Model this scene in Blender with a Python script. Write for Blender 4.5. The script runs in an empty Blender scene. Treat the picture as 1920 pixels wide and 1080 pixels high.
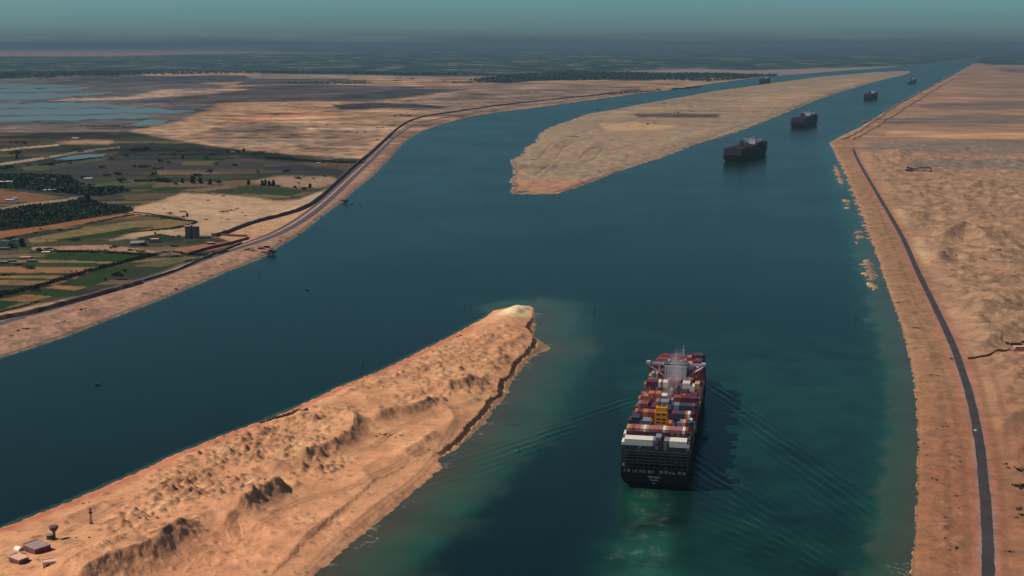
import bpy, math, random
import numpy as np

# ------------------------------------------------------------------ camera, sky, sun, exposure
H = 390.0                      # camera height above the canal, metres
F = 2500.0                     # focal length in photo pixels (photo 1920 wide)
TH = math.atan(460.0 / F)      # downward pitch
ST, CT = math.sin(TH), math.cos(TH)
scene = bpy.context.scene
COL = scene.collection

cam_d = bpy.data.cameras.new("camera")
cam = bpy.data.objects.new("camera", cam_d)
COL.objects.link(cam)
cam.location = (0, 0, H)
cam.rotation_euler = (math.pi / 2 - TH, 0, 0)
cam_d.sensor_width = 36.0
cam_d.lens = 36.0 * F / 1920.0
cam_d.clip_start = 1.0
cam_d.clip_end = 600000.0
scene.camera = cam

SUN_EL, SUN_AZ = 46.0, 268.0   # degrees; azimuth clockwise from +Y (view direction)
world = bpy.data.worlds.new("World")
scene.world = world
world.use_nodes = True
wn = world.node_tree
wn.nodes.clear()
w_out = wn.nodes.new("ShaderNodeOutputWorld")
w_bg = wn.nodes.new("ShaderNodeBackground")
w_sky = wn.nodes.new("ShaderNodeTexSky")
w_sky.sky_type = 'NISHITA'
w_sky.sun_disc = False
w_sky.sun_elevation = math.radians(SUN_EL)
w_sky.sun_rotation = math.radians(SUN_AZ)
w_sky.altitude = 100.0
w_sky.air_density = 1.0
w_sky.dust_density = 1.0
w_sky.ozone_density = 2.0
w_tint = wn.nodes.new("ShaderNodeMix")
w_tint.data_type = 'RGBA'
w_tint.blend_type = 'MULTIPLY'
w_tint.inputs[0].default_value = 1.0
# thin streaky cloud in the sky
w_geo = wn.nodes.new("ShaderNodeTexCoord")
w_map = wn.nodes.new("ShaderNodeMapping")
w_map.inputs['Scale'].default_value = (7.0, 7.0, 150.0)
w_noise = wn.nodes.new("ShaderNodeTexNoise")
w_noise.inputs['Scale'].default_value = 1.0
w_noise.inputs['Detail'].default_value = 4.0
w_ramp = wn.nodes.new("ShaderNodeMapRange")
w_ramp.inputs[1].default_value = 0.42
w_ramp.inputs[2].default_value = 0.85
w_cl = wn.nodes.new("ShaderNodeMix")
w_cl.data_type = 'RGBA'
w_sep = wn.nodes.new("ShaderNodeSeparateXYZ")
w_el = wn.nodes.new("ShaderNodeValToRGB")          # dusty air low down; higher sky dimmed to cut fill and tint water reflections
w_el.color_ramp.elements[0].position = 0.0
w_el.color_ramp.elements[0].color = (0.30, 0.48, 0.75, 1)
_e = w_el.color_ramp.elements.new(0.0045); _e.color = (0.37, 0.61, 0.92, 1)
w_el.color_ramp.elements[1].position = 0.034
w_el.color_ramp.elements[1].color = (0.37, 0.79, 1.0, 1)
_e = w_el.color_ramp.elements.new(0.16); _e.color = (0.24, 0.47, 0.44, 1)
_e = w_el.color_ramp.elements.new(0.010); _e.color = (0.40, 0.70, 0.97, 1)
_e = w_el.color_ramp.elements.new(0.45); _e.color = (0.13, 0.22, 0.165, 1)
wn.links.new(w_geo.outputs['Generated'], w_sep.inputs[0])
wn.links.new(w_sep.outputs[2], w_el.inputs[0])
wn.links.new(w_el.outputs[0], w_cl.inputs[6])
w_cl.inputs[7].default_value = (0.47, 0.74, 0.92, 1)
wn.links.new(w_geo.outputs['Generated'], w_map.inputs[0])
wn.links.new(w_map.outputs[0], w_noise.inputs['Vector'])
wn.links.new(w_noise.outputs[0], w_ramp.inputs[0])
wn.links.new(w_ramp.outputs[0], w_cl.inputs[0])
wn.links.new(w_sky.outputs[0], w_tint.inputs[6])
wn.links.new(w_cl.outputs[2], w_tint.inputs[7])
wn.links.new(w_tint.outputs[2], w_bg.inputs[0])
w_bg.inputs[1].default_value = 0.08
wn.links.new(w_bg.outputs[0], w_out.inputs[0])

sun_d = bpy.data.lights.new("sun", 'SUN')
sun_d.energy = 5.0
sun_d.angle = math.radians(0.5)
sun_d.color = (1.0, 0.81, 0.60)
sun = bpy.data.objects.new("sun", sun_d)
COL.objects.link(sun)
az, el = math.radians(SUN_AZ), math.radians(SUN_EL)
# lamp points along -Z: rotate so that -Z looks away from the sun
sun.rotation_euler = (math.pi / 2 - el, 0, math.pi - az)
sun.location = (-3000, 0, 3000)

scene.view_settings.view_transform = 'Standard'
scene.view_settings.look = 'None'
scene.view_settings.gamma = 1.0
scene.view_settings.exposure = 0.0
scene.cycles.max_bounces = 6
scene.cycles.diffuse_bounces = 2
scene.cycles.glossy_bounces = 3
scene.cycles.volume_bounces = 0
scene.cycles.transparent_max_bounces = 6
scene.cycles.use_denoising = True
HAZE_DENSITY = 3.2e-5
HAZE_COLOR = (0.158, 0.295, 0.43)

# ------------------------------------------------------------------ helpers
rng = random.Random(7)

def lin(c):
    c = np.asarray(c, dtype=float) / 255.0
    return np.where(c <= 0.04045, c / 12.92, ((c + 0.055) / 1.055) ** 2.4)

LUM = np.array([1.06, 0.92, 0.76])       # light level the surfaces stand in: picture colour -> base colour
def alb(c):
    return np.clip(lin(c) / LUM, 0.003, 0.85)

def gnd(px, py, h=0.0):
    """photo pixel -> point on the level h"""
    px = np.asarray(px, float); py = np.asarray(py, float)
    v = (py - 540.0) / F
    t = (H - h) / (ST + v * CT)
    return (px - 960.0) / F * t, (CT - v * ST) * t

def G(px, py, h=0.0):
    x, y = gnd(px, py, h)
    return float(x), float(y)

def mpp(py, h=0.0):
    """metres per photo pixel across, at that row"""
    v = (py - 540.0) / F
    return (H - h) / (ST + v * CT) / F

def mat(name, c, rough=0.8, var=0.15, scale=0.3, metallic=0.0, spec=0.4, raw=False, emit=None):
    m = bpy.data.materials.new(name)
    m.use_nodes = True
    nt = m.node_tree
    b = nt.nodes['Principled BSDF']
    col = np.asarray(c, float) if raw else alb(c)
    n = nt.nodes.new("ShaderNodeTexNoise")
    n.inputs['Scale'].default_value = scale
    n.inputs['Detail'].default_value = 4.0
    tc = nt.nodes.new("ShaderNodeTexCoord")
    nt.links.new(tc.outputs['Object'], n.inputs['Vector'])
    mr = nt.nodes.new("ShaderNodeMapRange")
    mr.inputs[1].default_value = 0.25; mr.inputs[2].default_value = 0.75
    mr.inputs[3].default_value = 1 - var; mr.inputs[4].default_value = 1 + var
    nt.links.new(n.outputs[0], mr.inputs[0])
    mx = nt.nodes.new("ShaderNodeMix"); mx.data_type = 'RGBA'; mx.blend_type = 'MULTIPLY'
    mx.inputs[0].default_value = 1.0
    mx.inputs[6].default_value = (*col, 1)
    nt.links.new(mr.outputs[0], mx.inputs[7])
    nt.links.new(mx.outputs[2], b.inputs['Base Color'])
    b.inputs['Roughness'].default_value = rough
    b.inputs['Metallic'].default_value = metallic
    b.inputs['Specular IOR Level'].default_value = spec
    return m

class MB:
    """collects shapes into one mesh"""
    def __init__(self):
        self.v, self.f, self.m = [], [], []
    def add(self, vs, fs, mi=0):
        o = len(self.v)
        self.v.extend(vs)
        self.f.extend([tuple(i + o for i in f) for f in fs])
        self.m.extend([mi] * len(fs))
        return self
    def box(self, cx, cy, z0, sx, sy, sz, rot=0.0, mi=0, taper=1.0):
        c, s = math.cos(rot), math.sin(rot)
        vs = []
        for z, k in ((z0, 1.0), (z0 + sz, taper)):
            for ax, ay in ((-1, -1), (1, -1), (1, 1), (-1, 1)):
                x, y = ax * sx / 2 * k, ay * sy / 2 * k
                vs.append((cx + x * c - y * s, cy + x * s + y * c, z))
        return self.add(vs, [(3, 2, 1, 0), (4, 5, 6, 7), (0, 1, 5, 4), (1, 2, 6, 5), (2, 3, 7, 6), (3, 0, 4, 7)], mi)
    def bar(self, p, q, r0, r1=None, n=6, mi=0, caps=True):
        r1 = r0 if r1 is None else r1
        p, q = np.array(p, float), np.array(q, float)
        d = q - p
        L = np.linalg.norm(d)
        if L < 1e-6: return self
        d /= L
        a = np.array((0, 0, 1.0)) if abs(d[2]) < 0.9 else np.array((1.0, 0, 0))
        u = np.cross(d, a); u /= np.linalg.norm(u)
        w = np.cross(d, u)
        vs = []
        for c, r in ((p, r0), (q, r1)):
            for i in range(n):
                t = 2 * math.pi * i / n
                vs.append(tuple(c + r * (math.cos(t) * u + math.sin(t) * w)))
        fs = [(i, (i + 1) % n, n + (i + 1) % n, n + i) for i in range(n)]
        if caps:
            fs += [tuple(range(n - 1, -1, -1)), tuple(range(n, 2 * n))]
        return self.add(vs, fs, mi)
    def lathe(self, prof, n=14, cx=0, cy=0, mi=0):
        vs, fs = [], []
        for r, z in prof:
            for i in range(n):
                t = 2 * math.pi * i / n
                vs.append((cx + r * math.cos(t), cy + r * math.sin(t), z))
        for k in range(len(prof) - 1):
            for i in range(n):
                fs.append((k * n + i, k * n + (i + 1) % n, (k + 1) * n + (i + 1) % n, (k + 1) * n + i))
        fs.append(tuple(range(n - 1, -1, -1)))
        fs.append(tuple((len(prof) - 1) * n + i for i in range(n)))
        return self.add(vs, fs, mi)
    def prism(self, poly, z0, z1, mi=0):
        n = len(poly)
        vs = [(x, y, z0) for x, y in poly] + [(x, y, z1) for x, y in poly]
        fs = [tuple(range(n - 1, -1, -1)), tuple(range(n, 2 * n))]
        fs += [(i, (i + 1) % n, n + (i + 1) % n, n + i) for i in range(n)]
        return self.add(vs, fs, mi)
    def leaf(self, p, s, r, mi=0):
        """one leaf-clump face in a random direction"""
        a = np.array([r.gauss(0, 1), r.gauss(0, 1), r.gauss(0, 1)]); a /= np.linalg.norm(a) + 1e-9
        b = np.cross(a, [r.gauss(0, 1), r.gauss(0, 1), r.gauss(0, 1)]); b /= np.linalg.norm(b) + 1e-9
        p = np.array(p)
        vs = [tuple(p + s * (ka * a + kb * b)) for ka, kb in ((-.5, -.3), (.15, -.5), (.5, .1), (-.1, .5))]
        return self.add(vs, [(0, 1, 2, 3)], mi)
    def mesh(self, name, mats):
        me = bpy.data.meshes.new(name)
        me.from_pydata(self.v, [], self.f)
        for m in (mats if isinstance(mats, (list, tuple)) else [mats]):
            me.materials.append(m)
        if any(self.m):
            me.polygons.foreach_set('material_index', self.m)
        me.update()
        return me
    def obj(self, name, mats, parent=None, loc=None, rot=0.0):
        o = bpy.data.objects.new(name, self.mesh(name, mats))
        COL.objects.link(o)
        if parent is not None: o.parent = parent
        if loc is not None: o.location = loc
        if rot: o.rotation_euler = (0, 0, rot)
        return o

def tag(o, label, cat, group=None, kind=None):
    o['label'] = label
    o['category'] = cat
    if group: o['group'] = group
    if kind: o['kind'] = kind
    return o

def thing(name, label, cat, loc=(0, 0, 0), rot=0.0, group=None):
    o = bpy.data.objects.new(name, None)
    o.empty_display_size = 0.5
    COL.objects.link(o)
    o.location = loc
    o.rotation_euler = (0, 0, rot)
    return tag(o, label, cat, group)

def struct(o):
    o['kind'] = 'structure'
    return o

def dup(root, loc, rot=0.0, label=None, group=None, scale=None):
    r = root.copy(); COL.objects.link(r)
    r.location = loc
    r.rotation_euler = (0, 0, rot)
    if scale is not None: r.scale = (scale, scale, scale) if not isinstance(scale, tuple) else scale
    if label: r['label'] = label
    if group: r['group'] = group
    for ch in list(root.children):
        c = ch.copy(); COL.objects.link(c); c.parent = r
        for g in list(ch.children):
            d = g.copy(); COL.objects.link(d); d.parent = c
    return r

# lattice gradient noise, vectorised
def _h(ix, iy, seed):
    n = (ix.astype(np.int64) * 374761393 + iy.astype(np.int64) * 668265263 + seed * 974634301) & 0xFFFFFFFF
    n = ((n ^ (n >> 13)) * 1274126177) & 0xFFFFFFFF
    return (n ^ (n >> 16)) & 0xFFFF
_ang = np.linspace(0, 2 * math.pi, 65536, endpoint=False)
_cs, _sn = np.cos(_ang).astype(np.float32), np.sin(_ang).astype(np.float32)
def pn(x, y, seed=0):
    fx, fy = np.floor(x), np.floor(y)
    dx, dy = (x - fx).astype(np.float32), (y - fy).astype(np.float32)
    ix, iy = fx.astype(np.int64), fy.astype(np.int64)
    u = dx * dx * dx * (dx * (dx * 6 - 15) + 10)
    v = dy * dy * dy * (dy * (dy * 6 - 15) + 10)
    def g(ox, oy):
        k = _h(ix + ox, iy + oy, seed)
        return _cs[k] * (dx - ox) + _sn[k] * (dy - oy)
    a = g(0, 0); b = g(1, 0); c = g(0, 1); d = g(1, 1)
    return 1.5 * ((a + u * (b - a)) * (1 - v) + (c + u * (d - c)) * v)

def sstep(a, b, x):
    t = np.clip((x - a) / (b - a), 0, 1)
    return t * t * (3 - 2 * t)

def smooth(pts, n=6):
    P = [np.array(p, float) for p in pts]
    out = []
    for i in range(len(P) - 1):
        p0, p1, p2, p3 = P[max(i - 1, 0)], P[i], P[i + 1], P[min(i + 2, len(P) - 1)]
        for k in range(n):
            t = k / n
            out.append(0.5 * ((2 * p1) + (p2 - p0) * t + (2 * p0 - 5 * p1 + 4 * p2 - p3) * t * t + (3 * p1 - p0 - 3 * p2 + p3) * t ** 3))
    out.append(P[-1])
    return out

# ------------------------------------------------------------------ the land: one sheet in a fan out to the horizon
CX = np.arange(-420, 2341, 1.8)
RY = np.concatenate([np.arange(84.6, 100, 0.35), np.arange(100, 210, 0.6), np.arange(210, 1262, 1.2)])
NC, NR = len(CX), len(RY)
_v = (RY - 540.0) / F
_t = H / (ST + _v * CT)                       # distance along the axis, per row
GX = ((CX[None, :] - 960.0) / F * _t[:, None]).astype(np.float64)
GYr = (CT - _v * ST) * _t                      # ground Y per row
GY = np.repeat(GYr[:, None], NC, 1)
CELLX = (1.8 / F * _t)[:, None]                # cell size across
CELLY = np.abs(np.gradient(GYr))[:, None]      # cell size in depth
HP = 3.0                                       # the level that land cover is traced on
_zp = GYr * CT + (H - HP) * ST
PYr = 540.0 + F * ((H - HP) * CT - GYr * ST) / _zp
PSC = _t / _zp                                 # scale of px offsets at that level

def mask_px(poly, land=True):
    """which grid points lie in a polygon traced on the photo"""
    ry = PYr if land else RY
    sc = PSC if land else np.ones(NR)
    m = np.zeros((NR, NC), bool)
    n = len(poly)
    for i in range(n):
        (x0, y0), (x1, y1) = poly[i], poly[(i + 1) % n]
        if y0 == y1: continue
        lo, hi = min(y0, y1), max(y0, y1)
        rows = np.where((ry >= lo) & (ry < hi))[0]
        if len(rows) == 0: continue
        xi = x0 + (ry[rows] - y0) * (x1 - x0) / (y1 - y0)
        xc = (xi - 960.0) / sc[rows] + 960.0
        m[rows] ^= CX[None, :] < xc[:, None]
    return m

def blur(a, n):
    a = a.astype(np.float32)
    if n <= 0: return a
    for ax in (0, 1):
        k = n if ax == 1 else max(1, int(n * 0.6))
        for _ in range(2):
            c = np.cumsum(np.pad(a, [(k + 1, k) if i == ax else (0, 0) for i in (0, 1)], mode='edge'), axis=ax)
            if ax == 0: a = (c[2 * k + 1:] - c[:-2 * k - 1]) / (2 * k + 1)
            else: a = (c[:, 2 * k + 1:] - c[:, :-2 * k - 1]) / (2 * k + 1)
    return a

def line_dist(pts, reach, h=0.0, closed=False, signed=False, ends=False):
    """distance in metres from the grid points to a line traced on the photo; with signed, the side (+ = left of travel)"""
    D = np.full((NR, NC), reach, np.float32)
    S = np.zeros((NR, NC), np.float32)
    A = np.full((NR, NC), 0, np.float32)
    O = np.zeros((NR, NC), np.float32) if ends else None
    Q = np.zeros((NR, NC), np.float32) if ends else None
    P = [G(x, y, h) for x, y in pts]
    if closed: P.append(P[0])
    tot = sum(math.dist(P[i], P[i + 1]) for i in range(len(P) - 1))
    acc = 0.0
    for i in range(len(P) - 1):
        (x0, y0), (x1, y1) = P[i], P[i + 1]
        L2 = (x1 - x0) ** 2 + (y1 - y0) ** 2
        if L2 < 1e-6: continue
        r = np.where((GYr > min(y0, y1) - reach) & (GYr < max(y0, y1) + reach))[0]
        if len(r) == 0: continue
        r0, r1 = r[0], r[-1] + 1
        xl, xr = min(x0, x1) - reach, max(x0, x1) + reach
        cl = (np.minimum(xl / _t[r0:r1], xl / _t[r0:r1]).min() * F + 960)
        cr = (np.maximum(xr / _t[r0:r1], xr / _t[r0:r1]).max() * F + 960)
        c0 = max(0, int((cl - CX[0]) / 1.8) - 1); c1 = min(NC, int((cr - CX[0]) / 1.8) + 2)
        if c1 <= c0: continue
        X, Y = GX[r0:r1, c0:c1], GY[r0:r1, c0:c1]
        t = np.clip(((X - x0) * (x1 - x0) + (Y - y0) * (y1 - y0)) / L2, 0, 1)
        d = np.hypot(X - x0 - t * (x1 - x0), Y - y0 - t * (y1 - y0)).astype(np.float32)
        sl = (slice(r0, r1), slice(c0, c1))
        better = d < D[sl]
        D[sl] = np.where(better, d, D[sl])
        if signed:
            s = np.sign((x1 - x0) * (Y - y0) - (y1 - y0) * (X - x0)).astype(np.float32)
            S[sl] = np.where(better, s, S[sl])
            A[sl] = np.where(better, (acc + t * math.sqrt(L2)) / tot, A[sl])
            if ends and i in (0, len(P) - 2):
                tr = ((X - x0) * (x1 - x0) + (Y - y0) * (y1 - y0)) / L2
                o_ = np.zeros_like(d)
                if i == 0: o_ = np.maximum(o_, -tr * math.sqrt(L2))
                if i == len(P) - 2: o_ = np.maximum(o_, (tr - 1) * math.sqrt(L2))
                pd = np.abs((X - x0) * (y1 - y0) - (Y - y0) * (x1 - x0)) / math.sqrt(L2)
                cap = better & (o_ > 0)
                O[sl] = np.where(better, np.where(cap, o_, 0), O[sl])
                Q[sl] = np.where(cap, pd, Q[sl])
            elif ends:
                O[sl] = np.where(better, 0, O[sl])
        acc += math.sqrt(L2)
    if ends: return np.where(O > 0, Q, D), S, A, O, D
    return (D, S, A) if signed else D

# --- outlines of the land (photo pixels, on the water level)
LEFT_SHORE = [(-420, 800), (-200, 738), (0, 671), (60, 652), (130, 628), (200, 600), (290, 566), (370, 533), (430, 507), (470, 492),
              (500, 479), (515, 466), (560, 440), (590, 416), (620, 392), (640, 379), (660, 360), (700, 328), (730, 297),
              (757, 266), (790, 246), (830, 232), (870, 221), (900, 215), (950, 208), (1000, 202), (1060, 194), (1130, 184),
              (1200, 175), (1270, 166), (1330, 157), (1400, 148), (1450, 142.5), (1500, 139), (1560, 134), (1640, 128.5), (1710, 122), (1765, 116), (1805, 110), (1830, 106)]
LEFT_BANK = LEFT_SHORE + [(2900, 104), (2900, 40), (-900, 40), (-900, 800)]
ISLAND = [(957, 362), (980, 364), (1010, 364), (1040, 363), (1070, 355), (1110, 341), (1150, 324), (1200, 308), (1250, 292), (1300, 271), (1350, 257),
          (1400, 241), (1430, 229), (1480, 208), (1530, 188), (1570, 174), (1620, 159), (1660, 148.5), (1690, 141.5), (1708, 136.5),
          (1704, 133), (1680, 133.5), (1640, 135.5), (1600, 138.5), (1530, 145), (1470, 153), (1400, 163), (1340, 171), (1280, 182), (1200, 196), (1150, 206),
          (1100, 214), (1075, 224), (1050, 232), (1030, 240), (1013, 250), (1003, 268), (985, 277), (978, 291), (958, 300),
          (962, 312), (965, 330), (957, 341), (964, 348)]
SPIT = [(992, 573), (1002, 580), (1004, 595), (1004, 611), (1002, 632), (1014, 640), (1032, 653), (1016, 660), (1000, 668), (985, 682), (972, 700), (955, 722), (948, 745), (934, 757),
        (922, 776), (900, 802), (878, 824), (852, 845), (822, 860), (828, 876), (800, 901), (760, 936), (700, 986), (650, 1026),
        (586, 1081), (480, 1170), (300, 1330), (-800, 1330), (-800, 1290), (-420, 1148), (0, 991), (60, 969), (150, 932), (250, 889), (330, 852), (420, 816),
        (500, 787), (580, 753), (625, 731), (640, 724), (660, 716), (700, 701), (750, 678), (800, 653), (850, 628), (890, 606), (915, 592),
        (925, 583), (955, 577)]
RIGHT_SHORE = [(1706, 1330), (1708, 1150), (1709, 1080), (1713, 1020), (1717, 960), (1720, 900), (1721, 830), (1719, 760), (1713, 710), (1703, 660),
               (1690, 610), (1675, 570), (1663, 540), (1650, 500), (1635, 460), (1620, 420), (1605, 385), (1590, 345), (1577, 315),
               (1562, 280), (1555, 268), (1580, 254), (1610, 240), (1640, 222), (1670, 203), (1710, 183), (1745, 163), (1780, 145),
               (1805, 131), (1822, 121), (1832, 113), (1840, 106.5)]
RIGHT_BANK = RIGHT_SHORE + [(2900, 104.5), (2900, 1330)]
ISLETS = [[(1580, 374), (1590, 372), (1594, 384), (1590, 391), (1583, 388)],
          [(1602, 432), (1612, 430), (1617, 440), (1612, 449), (1603, 447)],
          [(1618, 492), (1628, 486), (1640, 496), (1645, 515), (1645, 535), (1638, 543), (1628, 530), (1620, 512)],
          [(1603, 452), (1608, 452), (1607, 458)], [(1560, 310), (1571, 308), (1578, 330), (1582, 352), (1576, 350), (1566, 326)]]

inside = np.zeros((NR, NC), bool)
dist = np.full((NR, NC), 400.0, np.float32)
for poly, closed in [(LEFT_BANK, True), (ISLAND, True), (SPIT, True), (RIGHT_BANK, True)] + [(p, True) for p in ISLETS]:
    inside |= mask_px(poly, land=False)
for line, cl in [(LEFT_SHORE, False), (ISLAND, True), (SPIT, True), (RIGHT_SHORE, False)] + [(p, True) for p in ISLETS]:
    dist = np.minimum(dist, line_dist(line, 400.0, closed=cl))
sd = np.where(inside, dist, -dist)

def fbm(lam, seed, octs=3, gain=0.55):
    o = np.zeros((NR, NC), np.float32); a = 1.0
    for k in range(octs):
        fade = np.clip(lam / (2.2 * np.maximum(CELLX, CELLY * 0.35)) - 0.4, 0, 1)
        rows = np.where(fade[:, 0] > 0)[0]
        if len(rows):
            r0 = rows[0]
            o[r0:] += (a * fade[r0:]).astype(np.float32) * pn(GX[r0:] / lam, GY[r0:] / lam, seed + k)
        lam /= 2.1; a *= gain
    return o
nz_big, nz_mid, nz_small = fbm(420, 11, 3), fbm(60, 21, 3), fbm(9, 31, 3)
nz_fine = fbm(26, 51, 4)

ragged = sd + blur(mask_px([(900, 120), (1500, 120), (1500, 400), (900, 400)], False), 4) * (nz_mid * 9 + nz_fine * 5) * (dist < 80) + nz_small * np.where(sd < 60, 1.6, 0) + nz_fine * np.where((dist < 60), 1.5, 0)
isz = blur(mask_px([(1550, 300), (1600, 300), (1665, 560), (1590, 560)], False), 3) * (dist < 60)
ragged = ragged + isz * (nz_fine * 8 + nz_mid * 9 - 3.5)
z = np.where(ragged > 0, 3.2 * (1 - np.exp(-np.maximum(ragged, 0) / 9.0)), np.maximum(ragged * 0.22, -6.0)).astype(np.float32)

spit_in = blur(mask_px(SPIT, False), 3)
right_in = blur(mask_px(RIGHT_BANK, False), 3)
isl_in = blur(mask_px(ISLAND, False), 2)
left_in = blur(mask_px(LEFT_BANK, False), 2)
deep_in = np.clip(sd / 25.0, 0, 1).astype(np.float32)

# --- the near spit: a plateau that breaks off in a scarp on its right side, dunes and hummocks on top
SCARP = [(1003, 574), (1001, 592), (988, 612), (1002, 622), (1001, 645), (985, 662), (966, 678), (958, 700), (940, 712), (936, 738), (918, 748), (903, 772), (878, 797),
         (862, 818), (838, 836), (808, 856), (770, 868), (742, 884), (705, 903), (640, 960), (560, 1035), (470, 1115), (300, 1270)]
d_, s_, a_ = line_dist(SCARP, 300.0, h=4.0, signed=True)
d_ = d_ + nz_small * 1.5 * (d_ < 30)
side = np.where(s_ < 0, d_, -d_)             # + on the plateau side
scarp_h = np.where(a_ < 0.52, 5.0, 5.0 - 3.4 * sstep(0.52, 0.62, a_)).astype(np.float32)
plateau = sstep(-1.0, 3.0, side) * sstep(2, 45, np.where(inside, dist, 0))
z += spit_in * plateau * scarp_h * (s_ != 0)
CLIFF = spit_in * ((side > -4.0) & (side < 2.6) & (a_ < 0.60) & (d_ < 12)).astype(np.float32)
z -= (CLIFF * np.maximum(nz_small + nz_fine, 0) * 1.4).astype(np.float32)

def ridge(pts, A, Ls, Ll, h=6.0, taper=0.18, mask=None, rough=1.0):
    """dune or heap: gentle on the left of travel, steep on the right of travel"""
    global z
    reach = max(Ls, Ll) * 4.2
    pts = [tuple(q) for q in smooth(pts, 4)]
    d, s, a, over_, d0 = line_dist(pts, reach, h=h, signed=True, ends=True)
    d = np.maximum(d + (nz_fine * 2.0 + nz_small * 1.2) * rough, 0)
    L = np.where(s >= 0, Ls, Ll)
    prof = np.exp(-(d / L) ** 1.35) * (d0 < reach * 0.98)
    e = (0.35 + 0.65 * sstep(0, taper, a) * sstep(0, taper, 1 - a)) * np.exp(-(over_ / (0.7 * (Ls + Ll))) ** 2)
    g = A * prof * e
    if mask is not None: g = g * mask
    z += g.astype(np.float32)
    return prof

spm = spit_in * deep_in
ridge([(120, 1110), (200, 1062), (273, 1037), (310, 1012), (340, 990), (372, 974)], 19, 42, 15, h=14, mask=spm)
ridge([(440, 968), (455, 957), (483, 934), (515, 917), (545, 910)], 15, 34, 12, h=11, mask=spm)
ridge([(545, 868), (600, 848), (640, 828), (662, 810), (660, 794), (635, 778)], 12, 30, 11, h=9, mask=spm)
ridge([(690, 792), (735, 780), (785, 772), (818, 756)], 11, 26, 9, h=9, mask=spm)
ridge([(658, 738), (700, 750), (760, 748), (800, 735)], 5, 22, 10, h=7, mask=spm)
ridge([(790, 730), (840, 731), (870, 723), (905, 713)], 9, 22, 8, h=8, mask=spm)
ridge([(100, 1100), (200, 1047), (257, 1019), (287, 1002)], 7, 16, 9, h=9, mask=spm)
ridge([(745, 852), (790, 827), (818, 806)], 5, 10, 8, h=8, mask=spm)
ridge([(830, 765), (850, 785), (838, 800)], 4, 10, 9, h=7, mask=spm)
ridge([(415, 995), (450, 975), (520, 1000), (570, 1010)], 6, 30, 14, h=8, mask=spm)
ridge([(700, 900), (680, 880), (700, 862), (725, 852)], 3, 10, 9, h=8, mask=spm)
ridge([(355, 872), (420, 845), (500, 806)], 2.5, 9, 8, h=6, mask=spm)
ridge([(470, 895), (490, 878), (520, 885)], 4, 14, 9, h=6, mask=spm)
ridge([(930, 655), (965, 640), (985, 618)], 4, 14, 7, h=8, mask=spm)
ridge([(900, 690), (935, 672), (950, 662)], 3.5, 12, 8, h=8, mask=spm)
ridge([(965, 590), (985, 577), (996, 577)], 5, 25, 9, h=6, mask=spm)
ridge([(105, 980), (150, 965), (205, 941)], 4, 9, 7, h=5, mask=spm)
ridge([(560, 1095), (640, 1012), (705, 955), (770, 905)], 1.8, 7, 4, h=5, mask=spm)
ridge([(640, 1000), (700, 945), (745, 912)], 1.6, 6, 4, h=5, mask=spm)
ridge([(520, 1060), (600, 985), (650, 945)], 2.0, 9, 5, h=5, mask=spm)
HUM = [[(640, 735), (760, 680), (860, 642), (950, 622), (968, 650), (900, 690), (800, 705), (700, 745)],
       [(275, 960), (300, 905), (340, 885), (420, 905), (480, 920), (520, 912), (470, 950), (440, 965), (360, 958)],
       [(530, 790), (620, 775), (665, 800), (610, 840), (560, 865), (490, 880), (470, 860)],
       [(330, 872), (480, 805), (530, 800), (520, 835), (430, 880)], [(790, 735), (900, 695), (950, 680), (925, 735), (860, 745)],
       [(690, 790), (800, 735), (830, 755), (780, 775)], [(560, 880), (610, 860), (650, 890), (560, 900)],
       [(200, 1000), (255, 960), (300, 985), (240, 1030)]]
hum = sum(blur(mask_px(p), 14) for p in HUM)
hum = np.clip(hum, 0, 1)
bumps = np.zeros((NR, NC), np.float32)
def mounds(weight, n, r0, r1, h0, h1, seed, box, base_h=5.0):
    """wind-tailed hummocks dropped where the weight map allows"""
    global z
    r = random.Random(seed); k = 0; tries = 0
    while k < n and tries < n * 40:
        tries += 1
        px, py = r.uniform(box[0], box[2]), r.uniform(box[1], box[3])
        x, y = G(px, py, base_h)
        zc = y * CT + H * ST
        ri = int(np.searchsorted(RY, 540 + F * (H * CT - y * ST) / zc)); ci = int((960 + F * x / zc - CX[0]) / 1.8)
        if not (2 < ri < NR - 3 and 2 < ci < NC - 3) or r.random() > weight[ri, ci]: continue
        k += 1
        rad = r.uniform(r0, r1); hh = r.uniform(h0, h1) * rad / r1
        m_ = rad * 3.2
        rr = np.where(np.abs(GYr - y) < m_)[0]
        if len(rr) == 0: continue
        cw = int(m_ / _t[rr].min() * F / 1.8) + 2
        sl = (slice(rr[0], rr[-1] + 1), slice(max(0, ci - cw), min(NC, ci + cw)))
        dx, dy = GX[sl] - x, GY[sl] - y
        st = r.uniform(.7, 1.5); an = r.uniform(-.5, .5) + .5
        u = (dx * math.cos(an) + dy * math.sin(an)) / st; v = (-dx * math.sin(an) + dy * math.cos(an)) * st ** .5
        q = np.hypot(np.where(u > 0, u * 1.5, u * .8), v) / rad
        g = np.exp(-q ** 2.2)
        z[sl] += (hh * g).astype(np.float32)
        bumps[sl] = np.maximum(bumps[sl], g)
mounds(hum * spit_in, 320, 3.0, 5.2, 2.0, 3.8, 3, (180, 600, 990, 1060))
mounds(hum * spit_in, 1150, 1.7, 3.4, 1.4, 2.8, 13, (180, 600, 990, 1060))
mounds(spit_in * deep_in, 260, 1.3, 3.4, .6, 1.5, 4, (0, 600, 990, 1080))
rug = np.clip(0.9 * blur(hum, 10) + 0.55 * sstep(0.1, 0.6, nz_mid + 0.6 * nz_big), 0, 1)
gully = (1 - np.abs(fbm(22, 161, 4))) ** 3
z += spit_in * deep_in * (nz_mid * 0.7 + nz_fine * (0.25 + 0.75 * rug) + nz_small * (0.07 + 0.28 * rug) + (gully - .4) * 1.5 * rug)

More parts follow.
